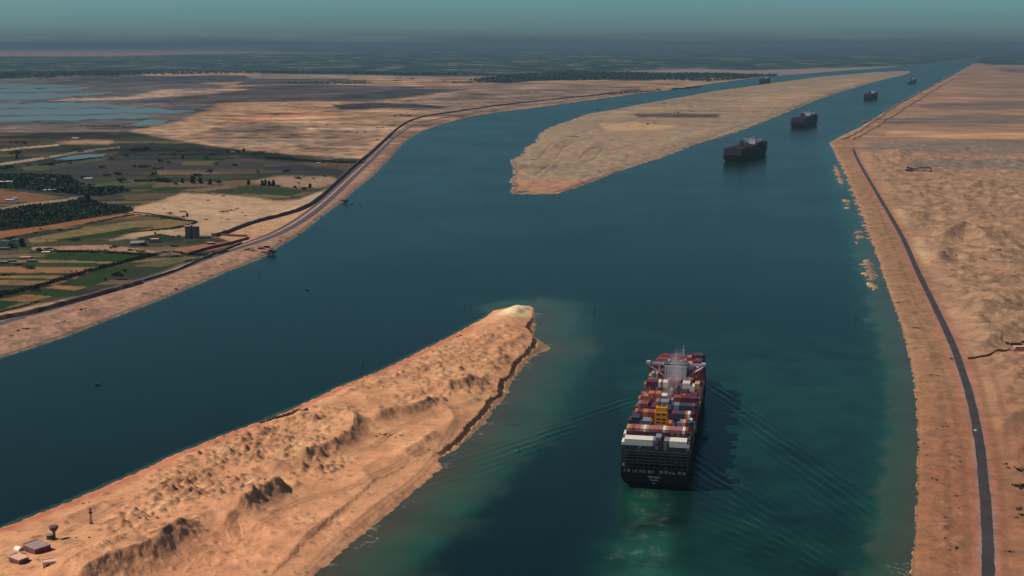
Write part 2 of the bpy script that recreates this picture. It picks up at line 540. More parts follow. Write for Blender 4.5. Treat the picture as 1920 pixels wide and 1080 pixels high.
# --- right bank: spoil heaps beyond the road
ROAD_R = [(1597, 266), (1600, 280), (1608, 299), (1626, 331), (1650, 372), (1690, 441), (1720, 507), (1755, 579), (1785, 643), (1806, 702), (1823, 760),
          (1836, 830), (1844, 900), (1849, 960), (1852, 1020), (1853, 1080), (1852, 1180), (1846, 1320)]
dr, sr, ar = line_dist(ROAD_R, 500.0, h=HP, signed=True)
beyond = np.where(sr > 0, dr, -dr)            # + to the right of the road (road is travelled towards the camera)
spoil = sstep(14, 55, beyond) * right_in
spoil = np.where(dr >= 499, right_in, spoil) * sstep(235, 300, PYr)[:, None]
rid = 1 - np.abs(fbm(150, 71, 3))
gul_r = (1 - np.abs(fbm(46, 171, 4))) ** 3
z += spoil * np.maximum((rid - 0.6) * 14 + nz_mid * 1.6 + nz_fine * 0.7 + nz_small * 0.2 + (gul_r - .4) * 2.2, -2.0)
mounds(spoil, 260, 4, 12, 1.0, 4.0, 8, (1620, 290, 1960, 900))
ridge([(1768, 440), (1790, 424), (1815, 420), (1838, 432), (1856, 452)], 20, 34, 26, h=22, mask=right_in)
ridge([(1745, 490), (1775, 470), (1800, 462)], 8, 22, 20, h=10, mask=right_in)
ridge([(1800, 462), (1840, 470), (1875, 480)], 10, 25, 30, h=10, mask=right_in)
ridge([(1840, 590), (1875, 560), (1905, 545)], 14, 40, 35, h=12, mask=right_in)
ridge([(1880, 620), (1925, 590)], 9, 25, 22, h=10, mask=right_in)
ridge([(1680, 292), (1700, 284), (1725, 288), (1745, 296)], 14, 60, 45, h=10, mask=right_in)
ridge([(1640, 290), (1665, 288), (1690, 302)], 9, 45, 40, h=7, mask=right_in)
ridge([(1700, 355), (1750, 350), (1800, 346)], 9, 50, 40, h=8, mask=right_in)
ridge([(1820, 352), (1845, 342), (1860, 352)], 10, 30, 28, h=8, mask=right_in)
ridge([(1655, 395), (1680, 390), (1705, 402)], 7, 24, 20, h=8, mask=right_in)
ridge([(1880, 735), (1905, 715), (1935, 690)], 9, 22, 20, h=9, mask=right_in)
ridge([(1870, 800), (1910, 770), (1960, 740)], 7, 22, 18, h=9, mask=right_in)
flat_r = sstep(30, 12, dr)                    # the road lies on a level bed
z = z * (1 - flat_r * right_in * (dr < 60)) + 3.0 * flat_r * right_in * (dr < 60)
shoulder = right_in * sstep(0, -14, beyond) * deep_in * (dr < 499)
z += shoulder * (nz_fine * 0.5 + nz_small * 0.2)
mounds(right_in * sstep(-13, -28, beyond) * deep_in * (dr < 499), 240, 1.4, 4.0, .5, 1.3, 9, (1570, 280, 1850, 1079), 3.0)

# --- the far island and the left bank
z += isl_in * deep_in * (nz_big * 3.5 + nz_mid * 3.2 + nz_fine * 1.6)
ridge([(985, 322), (1020, 316), (1050, 312), (1065, 318)], 9, 45, 35, h=6, mask=isl_in * deep_in)
ridge([(1025, 280), (1060, 262), (1100, 258)], 8, 60, 40, h=6, mask=isl_in * deep_in)
ridge([(1090, 290), (1110, 272), (1125, 268)], 6, 30, 22, h=6, mask=isl_in * deep_in)
ridge([(1140, 303), (1250, 272), (1370, 235)], 7, 70, 26, h=5, mask=isl_in * deep_in)
ridge([(1170, 300), (1280, 268), (1400, 228)], 4, 25, 20, h=5, mask=isl_in * deep_in)
ridge([(1120, 258), (1190, 250), (1260, 252)], 6, 40, 30, h=5, mask=isl_in * deep_in)
ridge([(1440, 215), (1540, 178), (1640, 149)], 6, 120, 50, h=5, mask=isl_in * deep_in)
ROAD_L = [(-420, 740), (-200, 674), (0, 607), (60, 591), (130, 570), (200, 549), (300, 519), (370, 492), (420, 474), (470, 458), (505, 446), (540, 430), (580, 405),
          (620, 373), (660, 335), (700, 297), (738, 259), (770, 238), (800, 228), (850, 218), (920, 207), (1000, 196.5), (1100, 184.5), (1200, 171.5)]
dl, sl_, al_ = line_dist(ROAD_L, 300.0, h=HP, signed=True)
bank = left_in * ((sl_ < 0) & (dl < 299)) * deep_in * sstep(10, 22, dl)
z += bank * np.maximum(nz_mid * 1.6 + nz_fine * 1.6 + nz_small * 0.4 + 0.4, -1.2)
ridge([(60, 600), (95, 592), (150, 577)], 4, 14, 9, h=5, mask=left_in)
ridge([(135, 592), (165, 585), (205, 575)], 5, 12, 9, h=5, mask=left_in)
ridge([(255, 556), (275, 549), (290, 543)], 4, 11, 8, h=5, mask=left_in)

# ------------------------------------------------------------------ land cover: what grows or lies where
cov = np.zeros((NR, NC, 3), np.float32)
cov[:] = alb((190, 145, 108))
rough_px = (nz_fine * 0 + 0)
def paint(poly, c, soft=0, k=1.0, land=True, where=None):
    m = blur(mask_px(poly, land), soft) * k
    if where is not None: m = m * where
    cov[:] = cov * (1 - m[..., None]) + alb(c).astype(np.float32) * m[..., None]
def over(m, c):
    m = np.clip(m, 0, 1)[..., None].astype(np.float32)
    cov[:] = cov * (1 - m) + alb(c).astype(np.float32) * m

def track(pts, w, c, k, h=HP, area=None, double=0.0):
    d = line_dist([tuple(q) for q in smooth(pts, 4)], max(6 * w, 30), h=h)
    d = np.maximum(d + nz_small * w * 0.3, 0)
    m = np.exp(-((d - double) / w) ** 2) * k * (0.7 + 0.5 * nz_fine)
    over(m * (area if area is not None else 1), c)
# far bands
paint([(-420, 70), (2340, 70), (2340, 128), (1880, 134), (1500, 142), (1000, 150), (-420, 150)], (150, 128, 118))
paint([(420, 70), (2340, 70), (2340, 110), (420, 110), (520, 98)], (44, 62, 58), 3)
paint([(-420, 92.5), (250, 92.5), (430, 97), (700, 100), (700, 101), (430, 103.5), (150, 105), (-420, 105)], (196, 146, 122), 4, 0.8)
FARM = [(-420, 106), (200, 105.5), (380, 101.5), (600, 101), (900, 98), (1300, 96), (2340, 95), (2340, 118), (1920, 121), (1700, 123), (1500, 129), (1400, 132), (1300, 128), (1150, 134),
        (1000, 142), (760, 141.5), (640, 139), (490, 137.5), (470, 134), (400, 131.5), (330, 134), (200, 139), (0, 148), (-420, 156)]
paint(FARM, (42, 62, 54), 1)
farm_m = blur(mask_px(FARM), 1)
# mosaic of far plots: streaks across, seen edge on
strk = pn(GX / 900.0 + 31, GY / 5200.0, 5) + 0.7 * pn(GX / 350.0, GY / 1900.0 + 9, 6)
mott = pn(GX / 420.0, RY[:, None] / 2.2 + GX / 9000.0, 7) + 0.8 * pn(GX / 190.0, RY[:, None] / 1.1, 8) + 0.7 * pn(GX / 1500.0, RY[:, None] / 4.0, 9)
far_plain = np.maximum(farm_m, (RY[:, None] < 112) * (RY[:, None] > 86) * (CX[None, :] > 430))
def farmland_mottle():
    over(far_plain * sstep(0.25, 0.9, strk) * 0.40, (112, 112, 92))
    over(far_plain * sstep(0.2, 0.8, -strk) * 0.6, (28, 42, 44))
    over(far_plain * sstep(0.25, 1.0, mott) * 0.55, (150, 140, 118))
    over(far_plain * sstep(0.1, 0.8, -mott) * 0.7, (18, 28, 30))
farmland_mottle()
paint([(-420, 134), (100, 133), (420, 132), (480, 137), (300, 140), (0, 149), (-420, 156)], (34, 44, 48), 1, 0.85)
paint([(480, 131), (700, 135), (1000, 139), (1000, 143), (760, 142), (640, 139.5), (490, 138)], (34, 44, 46), 1, 0.9)
# sand and mud flats behind the left bank
paint([(180, 150.5), (310, 149), (315, 153.5), (170, 156)], (200, 158, 128), 1)
paint([(265, 138), (330, 133), (455, 135.5), (470, 141.5), (650, 140), (760, 143), (1000, 146), (1000, 150), (640, 150), (500, 145), (300, 147)], (190, 150, 124), 1)
paint([(-420, 150), (200, 141), (300, 150), (420, 160), (400, 200), (330, 230), (240, 246), (0, 245), (-420, 252)], (112, 102, 98), 2)
paint([(200, 143), (460, 141.5), (480, 152), (330, 157), (120, 150)], (84, 76, 82), 1)
paint([(470, 147), (640, 147), (690, 153), (600, 158), (440, 160)], (92, 84, 86), 1)
paint([(320, 181), (440, 165), (490, 160), (600, 158), (700, 161), (850, 163), (905, 165), (850, 172), (740, 186), (690, 191), (560, 190), (440, 192), (330, 196), (250, 190)], (98, 84, 82), 2)
paint([(590, 181), (690, 175), (760, 164), (850, 165), (830, 171), (740, 183), (700, 187)], (76, 70, 76), 2)
paint([(80, 189), (130, 184.5), (240, 182), (300, 168), (400, 166), (480, 166), (400, 176), (300, 183), (150, 190)], (196, 158, 132), 1)
paint([(840, 175), (920, 168), (1010, 166), (1110, 165), (1210, 160), (1200, 168), (1050, 190), (950, 202), (850, 215), (790, 208), (740, 200), (750, 190)], (158, 128, 108), 2)
paint([(880, 151), (960, 141), (1080, 134.5), (1200, 136.5), (1370, 138.5), (1460, 140.5), (1400, 147), (1330, 153), (1200, 150.5), (1100, 148.5), (1000, 152), (950, 157)], (40, 46, 50), 1)
paint([(1215, 149.5), (1350, 146.5), (1362, 150.5), (1250, 153.5)], (206, 160, 130), 1)
paint([(620, 197), (700, 192), (780, 195), (842, 201), (830, 203), (720, 203), (640, 206)], (62, 56, 58), 1)
paint([(760, 166), (930, 157), (1080, 156), (1180, 158), (1110, 164), (1000, 164), (900, 167)], (165, 132, 116), 2)
# left desert
paint([(330, 236), (420, 210), (480, 203), (640, 206), (800, 208), (760, 240), (715, 272), (690, 298), (640, 300), (560, 292), (480, 286), (400, 277), (250, 272), (240, 252)], (190, 148, 114), 3)
paint([(410, 222), (490, 214), (560, 208), (640, 212), (645, 219), (520, 223), (430, 232)], (214, 148, 110), 3)
paint([(400, 238), (470, 231), (580, 237), (562, 246), (490, 249), (390, 247)], (140, 114, 96), 1)
paint([(590, 241), (725, 243), (705, 253), (600, 251)], (140, 114, 94), 1)
paint([(380, 262), (470, 258), (560, 262), (700, 268), (690, 275), (520, 270), (400, 270)], (146, 120, 100), 1)
paint([(572, 247), (582, 238), (590, 238), (578, 248)], (206, 160, 122))
for k, y0 in enumerate((246, 252, 258, 265, 273)):
    paint([(235, y0), (420 + 20 * k, y0 + 1), (400 + 20 * k, y0 + 2.6), (240, y0 + 2.4)], (120, 96, 84), 1, 0.6)
# farmland
FIELDS = [(-420, 252), (240, 247), (330, 264), (480, 287), (690, 300), (640, 346), (590, 376), (400, 441), (450, 462), (380, 490), (250, 535), (0, 586), (-420, 686)]
paint(FIELDS, (118, 102, 84), 2)
_u = GX * 0.985 + GY * 0.17; _w = -GX * 0.17 + GY * 0.985
_rowi = np.floor((_w + 10 * nz_big) / 46.0).astype(np.int64)
_k1 = _h(_rowi, _rowi * 0 + 5, 77) / 65535.0
_coli = np.floor(_u / (170 + 260 * _k1) + _k1 * 7).astype(np.int64)
_k2 = _h(_rowi, _coli, 78)
_dyke = np.minimum(np.abs((_w + 10 * nz_big) / 46.0 - _rowi), 1 - np.abs((_w + 10 * nz_big) / 46.0 - _rowi)) * 46.0
_pal = np.array([alb(c) for c in ((78, 72, 56), (46, 62, 36), (112, 90, 66), (34, 54, 28), (66, 64, 52), (124, 104, 72), (58, 56, 50), (72, 76, 44), (140, 108, 78), (36, 46, 34))], np.float32)
_fm = blur(mask_px(FIELDS), 1) * 0.92
cov[:] = cov * (1 - _fm[..., None]) + _pal[_k2 % len(_pal)] * _fm[..., None]
over(_fm * sstep(4.5, 1.5, _dyke) * 0.6, (40, 46, 36))
_row2 = np.floor((_w + 20 * nz_big) / 185.0).astype(np.int64)
_h2 = _h(_row2, _row2 * 0 + 9, 87) / 65535.0
_col2 = np.floor(_u / (330 + 420 * _h2) + _h2 * 5).astype(np.int64)
_k3 = _h(_row2, _col2, 88)
_fm2 = _fm * sstep(372, 345, PYr)[:, None] * 0.85
cov[:] = cov * (1 - _fm2[..., None]) + _pal[_k3 % len(_pal)] * _fm2[..., None]
_d2 = (_w + 20 * nz_big) / 185.0 - _row2
over(_fm2 * sstep(0.16, 0.05, np.minimum(_d2, 1 - _d2)) * 0.7, (36, 42, 36))
paint([(-420, 272), (60, 272), (130, 278), (250, 265), (330, 268), (300, 276), (190, 286), (60, 300), (-420, 310)], (84, 84, 72), 2, 0.2)
paint([(0, 280), (40, 276), (110, 270), (112, 273), (30, 281), (0, 284)], (214, 180, 140))
paint([(0, 306), (90, 293), (160, 281), (225, 275), (225, 278), (150, 287), (60, 302), (0, 310)], (196, 166, 140))
paint([(100, 267), (160, 261), (215, 264), (205, 270), (130, 270)], (205, 155, 118), 1)
paint([(45, 312), (110, 305), (200, 294), (200, 301), (150, 309), (80, 320), (30, 321)], (92, 94, 62), 1)
paint([(90, 312), (200, 300), (300, 291), (430, 297), (560, 300), (680, 306), (655, 327), (500, 327), (300, 319), (190, 330), (100, 323)], (68, 62, 66), 2, 0.65)
paint([(470, 316), (560, 308), (640, 318), (655, 327), (560, 322)], (58, 54, 58), 1)
paint([(445, 293), (475, 284), (520, 286), (560, 296), (620, 300), (690, 299), (668, 308), (560, 304), (500, 301)], (34, 46, 40), 1)
paint([(560, 303), (600, 303), (675, 307), (660, 313), (590, 312)], (120, 90, 70), 1)
paint([(340, 291), (385, 292), (440, 296), (420, 301), (350, 299)], (58, 74, 48))
paint([(345, 303), (405, 303), (400, 310), (340, 309)], (112, 104, 62))
paint([(-420, 322), (60, 326), (130, 330), (150, 344), (230, 352), (244, 358), (190, 369), (100, 361), (0, 353), (-420, 346)], (26, 36, 36))
paint([(-420, 356), (0, 357), (70, 363), (120, 370), (60, 379), (-420, 384)], (140, 96, 64))
paint([(0, 390), (60, 379), (140, 371), (152, 373), (60, 387), (0, 396)], (172, 142, 116))
paint([(-420, 440), (0, 394), (80, 383), (160, 372), (200, 385), (250, 390), (250, 397), (150, 412), (80, 424), (0, 433), (-420, 470)], (24, 36, 30))
paint([(0, 405), (100, 392), (150, 392), (60, 406), (0, 413)], (40, 58, 34), 1)
paint([(-420, 480), (0, 434), (80, 424), (180, 408), (255, 399), (292, 402), (200, 413), (110, 427), (60, 436), (0, 447), (-420, 500)], (172, 108, 66))
paint([(0, 448), (90, 435), (160, 423), (152, 430), (60, 444), (0, 453)], (56, 62, 42))
paint([(50, 448), (170, 426), (250, 414), (330, 411), (370, 418), (330, 428), (250, 432), (100, 453), (60, 456)], (146, 120, 78))
paint([(100, 450), (190, 437), (250, 427), (292, 425), (240, 437), (180, 447), (120, 452)], (42, 68, 26))
paint([(130, 346), (240, 334), (310, 338), (290, 346), (200, 353)], (92, 92, 62), 1)
paint([(150, 342), (230, 334), (250, 336), (180, 345)], (60, 76, 44))
paint([(272, 358), (305, 350), (370, 352), (335, 358)], (46, 66, 34))
paint([(335, 357), (420, 349), (450, 350), (380, 360)], (140, 112, 90))
paint([(425, 355), (480, 350), (560, 356), (565, 362), (540, 368), (500, 365), (440, 361)], (54, 72, 40))
paint([(230, 366), (300, 362), (330, 364), (300, 371), (240, 377)], (110, 88, 64))
paint([(240, 402), (255, 388), (300, 377), (340, 362), (420, 365), (480, 371), (520, 377), (560, 374), (612, 364), (600, 376), (585, 385), (555, 396), (480, 417), (405, 441), (340, 444), (235, 448), (200, 452), (262, 433), (350, 426), (372, 416), (330, 405), (285, 402)], (214, 172, 134), 1)
paint([(560, 374), (640, 345), (655, 332), (612, 366), (590, 380)], (222, 190, 150), 1)
paint([(470, 341), (520, 330), (620, 331), (640, 340), (600, 352), (560, 354)], (186, 148, 118), 2)
paint([(200, 398), (240, 400), (290, 404), (335, 412), (372, 417), (334, 429), (250, 436), (250, 434), (330, 426), (366, 417), (330, 413), (280, 405)], (42, 42, 32))
paint([(60, 463), (200, 459), (290, 470), (290, 474), (180, 470), (60, 469)], (188, 142, 116))
paint([(85, 478), (120, 472), (292, 479), (270, 487), (230, 492), (90, 487)], (36, 66, 26))
STR = [((0, 487), (90, 487), (230, 492), (222, 494), (0, 491), (150, 112, 80)), ((30, 492), (210, 494), (195, 501), (25, 497), None, (44, 70, 30)),
       ((0, 498), (190, 502), (165, 513), (0, 508), None, (168, 116, 80)), ((0, 509), (165, 514), (152, 518), (0, 512), None, (48, 70, 32)),
       ((0, 512), (150, 518), (140, 523), (0, 517), None, (160, 116, 76)), ((0, 517), (138, 523), (128, 527), (0, 521), None, (50, 68, 34)),
       ((0, 521), (126, 527), (100, 535), (0, 533), None, (150, 112, 74))]
for s in STR:
    pts = [p for p in s[:5] if p is not None]
    pts = [(-300 if p[0] == 0 else p[0], p[1] + (20 if p[0] == 0 else 0) * 0) for p in pts]
    paint(pts, s[5])
paint([(150, 525), (215, 505), (262, 496), (222, 500), (237, 515), (170, 537), (125, 531)], (46, 70, 26))
paint([(85, 540), (105, 535), (165, 538), (140, 545)], (172, 124, 80))
paint([(50, 550), (85, 543), (140, 545), (110, 555), (55, 553)], (40, 68, 24))
paint([(0, 562), (50, 552), (100, 556), (60, 565), (0, 572)], (158, 112, 72))
paint([(-420, 640), (0, 563), (45, 566), (0, 581), (-420, 660)], (38, 64, 24))
paint([(250, 500), (290, 490), (340, 480), (372, 482), (342, 492), (300, 501)], (112, 100, 68))
paint([(330, 466), (395, 456), (452, 452), (402, 469), (350, 476)], (176, 116, 84))
paint([(290, 470), (330, 466), (352, 476), (300, 480)], (150, 118, 96))
paint([(350, 453), (380, 448), (388, 455), (350, 459)], (46, 64, 30))
paint([(255, 446), (300, 438), (352, 447), (332, 453), (270, 451)], (38, 56, 28))
over(blur(mask_px(FIELDS), 2) * sstep(0.12, 0.5, nz_mid) * 0.3, (50, 56, 42))
cov[:] = cov * (1 - 0.16 * blur(mask_px(FIELDS), 2))[..., None]
# rows in the fields: narrow stripes along the slope of the plots
rows_ = np.sin((GX * 0.24 + GY * 0.97) * 2 * math.pi / 11.0) * np.clip(11 / (3 * CELLY) - 0.3, 0, 1)
cov *= (1 + 0.10 * (blur(mask_px(FIELDS), 1) * rows_))[..., None]
# left bank strip
over(left_in * ((sl_ < 0) & (dl < 140)), (168, 126, 102))
over(left_in * ((sl_ < 0) & (dl < 140)) * sstep(0.05, 0.5, nz_fine + 0.6 * nz_mid) * 0.7, (122, 92, 74))
over(left_in * ((sl_ > 0) & (dl < 16)), (172, 132, 112))
over(left_in * sstep(9, 3, sd) * (sd > 0) * (np.arange(NR) > 230)[:, None], (92, 78, 72))
# island
over(isl_in, (162, 134, 106))
over(isl_in * sstep(0.0, 0.6, nz_mid + 0.5 * nz_big) * 0.6, (126, 106, 88))
paint([(1180, 214), (1260, 212), (1352, 214), (1345, 220), (1200, 221)], (80, 68, 66), 1)
paint([(1100, 222), (1180, 205), (1280, 196), (1340, 205), (1180, 212)], (172, 140, 108), 2)
paint([(1120, 232), (1190, 230), (1270, 236), (1240, 244), (1140, 246)], (190, 152, 112), 2)
paint([(957, 340), (1060, 338), (1110, 340), (1040, 364), (957, 363)], (168, 124, 96), 2)
paint([(968, 308), (1030, 312), (1065, 320), (980, 322)], (120, 98, 82), 2, 0.8)
paint([(1340, 190), (1500, 158), (1620, 144), (1640, 150), (1500, 182), (1400, 212)], (172, 138, 106), 2, 0.8)
over(isl_in * sstep(18, 6, sd) * (sd > 0) * 0.75, (100, 80, 70))
for pts in ([(1110, 345), (1200, 318), (1300, 285), (1420, 238), (1540, 192), (1640, 152)], [(1090, 335), (1180, 308), (1280, 275), (1400, 232), (1520, 190)], [(1000, 330), (1060, 300), (1130, 285), (1230, 262), (1350, 235)],
            [(1005, 300), (1040, 270), (1100, 245), (1200, 222), (1330, 200), (1460, 168)], [(1040, 300), (1060, 275), (1110, 258), (1180, 246)], [(1085, 300), (1100, 285), (1130, 275), (1110, 300), (1090, 306)]):
    track(pts, 5.0, (96, 80, 70), .75, 3, isl_in)
    track([(x + 2, y + 2.5) for x, y in pts], 5.0, (196, 158, 122), .5, 3, isl_in)
# spit
over(spit_in, (195, 138, 98))
over(spit_in * sstep(0.0, 0.8, nz_big + 0.4 * nz_mid) * 0.6, (190, 126, 90))
over(spit_in * sstep(0.15, 0.8, nz_mid - 0.3 * nz_big) * 0.5, (200, 150, 108))
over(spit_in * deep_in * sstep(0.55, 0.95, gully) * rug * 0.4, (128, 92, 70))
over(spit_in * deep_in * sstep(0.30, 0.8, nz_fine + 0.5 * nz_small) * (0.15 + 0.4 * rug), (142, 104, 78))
paint([(285, 945), (310, 930), (345, 945), (330, 965), (290, 968)], (214, 168, 114), 8, .55)
paint([(520, 855), (560, 850), (590, 870), (540, 880)], (212, 164, 114), 8, .5)
paint([(870, 745), (920, 740), (905, 770), (850, 775)], (214, 164, 114), 8, .6)
paint([(925, 592), (960, 580), (996, 572), (996, 590), (960, 600)], (226, 196, 146), 4)
over(spit_in * sstep(26, 8, sd) * (sd > 0) * ((s_ == 0) | (d_ > 75)) * 0.85, (176, 100, 74))
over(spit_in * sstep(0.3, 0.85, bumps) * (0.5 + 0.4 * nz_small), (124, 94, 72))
for pts in ([(235, 1062), (273, 1040), (310, 1015), (347, 990), (365, 975), (398, 988), (385, 1010), (350, 1022), (300, 1045), (260, 1075)],
            [(448, 968), (470, 947), (510, 922), (545, 925), (530, 942), (490, 958), (462, 975)],
            [(620, 838), (645, 828), (668, 815), (672, 838), (645, 850)], [(700, 790), (780, 776), (815, 762), (800, 782), (735, 800)]):
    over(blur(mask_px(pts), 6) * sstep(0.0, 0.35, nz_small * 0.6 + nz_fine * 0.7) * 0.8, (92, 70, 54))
over(CLIFF * 0.95, (44, 33, 27))  # scarp face: dark damp soil, plus its shade painted into the cover
over(spit_in * sstep(9, 4, sd) * (sd > 0) * (s_ < 0) * (a_ > 0.57) * (d_ < 90) * 0.9, (104, 76, 62))
over(spit_in * sstep(2.5, 0.6, np.maximum(sd, 0)) * 0.5 * (sd > 0), (120, 92, 74))
over(spit_in * ((side < -5) & (s_ != 0)) * (a_ < 0.57) * 0.9, (104, 84, 68))
for pts in ([(105, 1012), (147, 1020), (140, 1030), (110, 1045)], [(560, 1075), (640, 1000), (720, 935), (790, 880), (850, 800)], [(600, 1075), (690, 985), (775, 905)],
            [(480, 1000), (560, 940), (650, 915), (720, 880), (800, 840)], [(120, 1000), (260, 930), (420, 870), (520, 830), (620, 800)], [(640, 745), (780, 700), (900, 655), (975, 610)], [(700, 835), (760, 800), (850, 770), (900, 745)]):
    track(pts, 2.2, (132, 94, 70), .75, 6, spit_in, 2.4)
# right bank
over(right_in, (168, 128, 98))
over(right_in * spoil * sstep(-0.2, 0.5, nz_mid + 0.5 * nz_big) * 0.65, (128, 102, 78))
over(right_in * spoil * sstep(0.25, 0.7, fbm(34, 151, 4)) * 0.6, (104, 82, 66))
over(right_in * spoil * sstep(0.1, 0.6, nz_fine - 0.4 * nz_mid) * 0.45, (186, 142, 108))
over(right_in * spoil * sstep(0.3, 0.8, bumps) * 0.3, (130, 104, 80))
strip = right_in * sstep(0, -8, beyond) * (dr < 499)
over(strip, (164, 122, 90))
over(strip * sstep(-0.05, 0.45, nz_fine + 0.4 * nz_mid) * 0.65, (118, 92, 66))
over(strip * sstep(0.3, 0.8, bumps) * 0.5, (104, 80, 58))
near_r = sstep(560, 960, PYr)[:, None] * right_in
over(near_r * 0.72, (152, 98, 70))
over(near_r * sstep(0.0, 0.45, nz_mid) * 0.5, (122, 90, 66))
over(near_r * sstep(0.1, 0.5, nz_fine - 0.3 * nz_mid) * 0.35, (176, 112, 78))
over(right_in * sstep(19, 8, dr + 5 * nz_fine + 4 * nz_mid) * (0.7 + 0.3 * nz_fine), (172, 108, 82))
over(right_in * sstep(8.5, 5.8, dr + nz_fine * 1.2), (150, 116, 102))
for pts in ([(1700, 560), (1740, 640), (1762, 740), (1775, 860), (1780, 1075)], [(1650, 400), (1690, 500), (1722, 580)], [(1815, 1075), (1812, 950), (1802, 850), (1780, 740), (1745, 640)],
            [(1885, 1075), (1880, 960), (1868, 850), (1846, 750), (1820, 660)], [(1860, 700), (1880, 780), (1890, 860)], [(1640, 300), (1760, 320), (1900, 380)], [(1690, 380), (1800, 395), (1915, 430)], [(1720, 520), (1800, 540), (1900, 520)]):
    track(pts, 1.8, (124, 88, 66), .6, 3, right_in, 1.2)
for pts, c, k in (([(1700, 197), (1820, 190), (2340, 186), (2340, 205), (1900, 205), (1760, 206)], (130, 108, 98), .9),
                  ([(1660, 222), (1800, 215), (2340, 222), (2340, 232), (1800, 233), (1650, 234)], (128, 108, 98), .9),
                  ([(1620, 268), (1800, 262), (2340, 275), (2340, 294), (1800, 290), (1640, 290)], (132, 114, 100), .9),
                  ([(1720, 304), (1800, 300), (2340, 306), (2340, 322), (1800, 318), (1700, 312)], (126, 110, 98), .9),
                  ([(1760, 160), (1880, 156), (2340, 160), (2340, 168), (1880, 166)], (140, 115, 104), .8),
                  ([(1790, 178), (1880, 176), (2340, 180), (2340, 185), (1880, 184)], (140, 115, 104), .7),
                  ([(1670, 244), (1800, 247), (2340, 250), (2340, 260), (1800, 260), (1660, 254)], (214, 160, 122), .9),
                  ([(1860, 128), (2340, 124), (2340, 134), (1900, 137)], (120, 104, 102), .7)):
    paint(pts, c, 3, k, where=right_in)
paint([(1716, 452), (1731, 455), (1745, 492), (1727, 490), (1713, 470)], (206, 172, 128), 5, .6)
paint([(1682, 400), (1694, 403), (1692, 420), (1681, 417)], (200, 164, 122), 4, .5)
over(right_in * sstep(2.6, 0.8, np.maximum(sd, 0)) * (sd > 0) * 0.8, (86, 62, 50))
paint([(1690, 90), (2340, 90), (2340, 118), (1920, 121.5), (1860, 122), (1842, 119), (1790, 112)], (40, 54, 52), 1)
paint([(1862, 131.5), (2340, 129), (2340, 134), (1890, 134.5)], (96, 82, 84), 1, .8)
over(blur(mask_px([(1690, 90), (2340, 90), (2340, 118), (1920, 121.5), (1860, 122), (1842, 119), (1790, 112)]), 1) * sstep(0.25, 1.0, mott) * 0.5, (150, 140, 118))
for p in ISLETS:
    paint(p, (126, 102, 84), 2, land=False)
# sand ripples and blotches everywhere
blotch = 1 + 0.10 * nz_big + 0.13 * nz_mid + 0.13 * nz_fine + 0.08 * nz_small
strk2 = pn(GX / 1500.0, GY / 900.0, 81) * 0.6 + pn(GX / 500.0, GY / 240.0, 82) * 0.5
lines = pn(GX / 260.0 + GY / 3000.0, GYr[:, None] ** 0.5 * 1.1 + GX / 2500.0, 83) * 0.6 + pn(GX / 900.0, GYr[:, None] ** 0.5 * 2.3, 84) * 0.5
far_left = left_in * sstep(320, 285, PYr)[:, None] * sstep(134, 142, PYr)[:, None]
cov *= (1 - far_left * (0.30 - 0.50 * lines - 0.35 * (nz_big + nz_mid)))[..., None]
cov *= (1 + right_in * sstep(300, 250, PYr)[:, None] * (0.5 * lines - 0.12))[..., None]
cov *= (1 + isl_in * sstep(260, 200, PYr)[:, None] * (0.35 * lines - 0.05))[..., None]
cov *= (blotch * (1 + 0.22 * strk2 * sstep(330, 200, PYr)[:, None]))[..., None]
cov *= (1 - 0.17 * right_in - 0.15 * isl_in - 0.14 * left_in)[..., None]
cov[:] = cov * (1 - 0.14 * blur(mask_px(FIELDS), 2))[..., None]
cov = np.clip(cov, 0.004, 0.85)

def grid_mesh(name, zz, keep, attrs):
    """the kept cells of the fan as one mesh; attrs: name -> (NR,NC,3) colours"""
    q = keep[:-1, :-1] | keep[1:, :-1] | keep[:-1, 1:] | keep[1:, 1:]
    r, c = np.where(q)
    a = r * NC + c
    quads = np.stack([a, a + NC, a + NC + 1, a + 1], 1)       # rows run towards the camera
    used = np.zeros(NR * NC, bool); used[quads.ravel()] = True
    idx = np.cumsum(used) - 1
    quads = idx[quads]
    vv = np.stack([GX.ravel()[used], GY.ravel()[used], zz.ravel()[used]], 1)
    me = bpy.data.meshes.new(name)
    me.vertices.add(len(vv)); me.vertices.foreach_set('co', vv.astype(np.float32).ravel())
    me.loops.add(len(quads) * 4); me.loops.foreach_set('vertex_index', quads.astype(np.int32).ravel())
    me.polygons.add(len(quads))
    me.polygons.foreach_set('loop_start', np.arange(0, len(quads) * 4, 4, dtype=np.int32))
    me.polygons.foreach_set('use_smooth', np.ones(len(quads), bool))
    me.update(calc_edges=True)
    for nm, arr in attrs.items():
        at = me.color_attributes.new(nm, 'FLOAT_COLOR', 'POINT')
        col = np.ones((len(vv), 4), np.float32); col[:, :3] = arr.reshape(-1, 3)[used]
        at.data.foreach_set('color', col.ravel())
    o = bpy.data.objects.new(name, me)
    COL.objects.link(o)
    return o

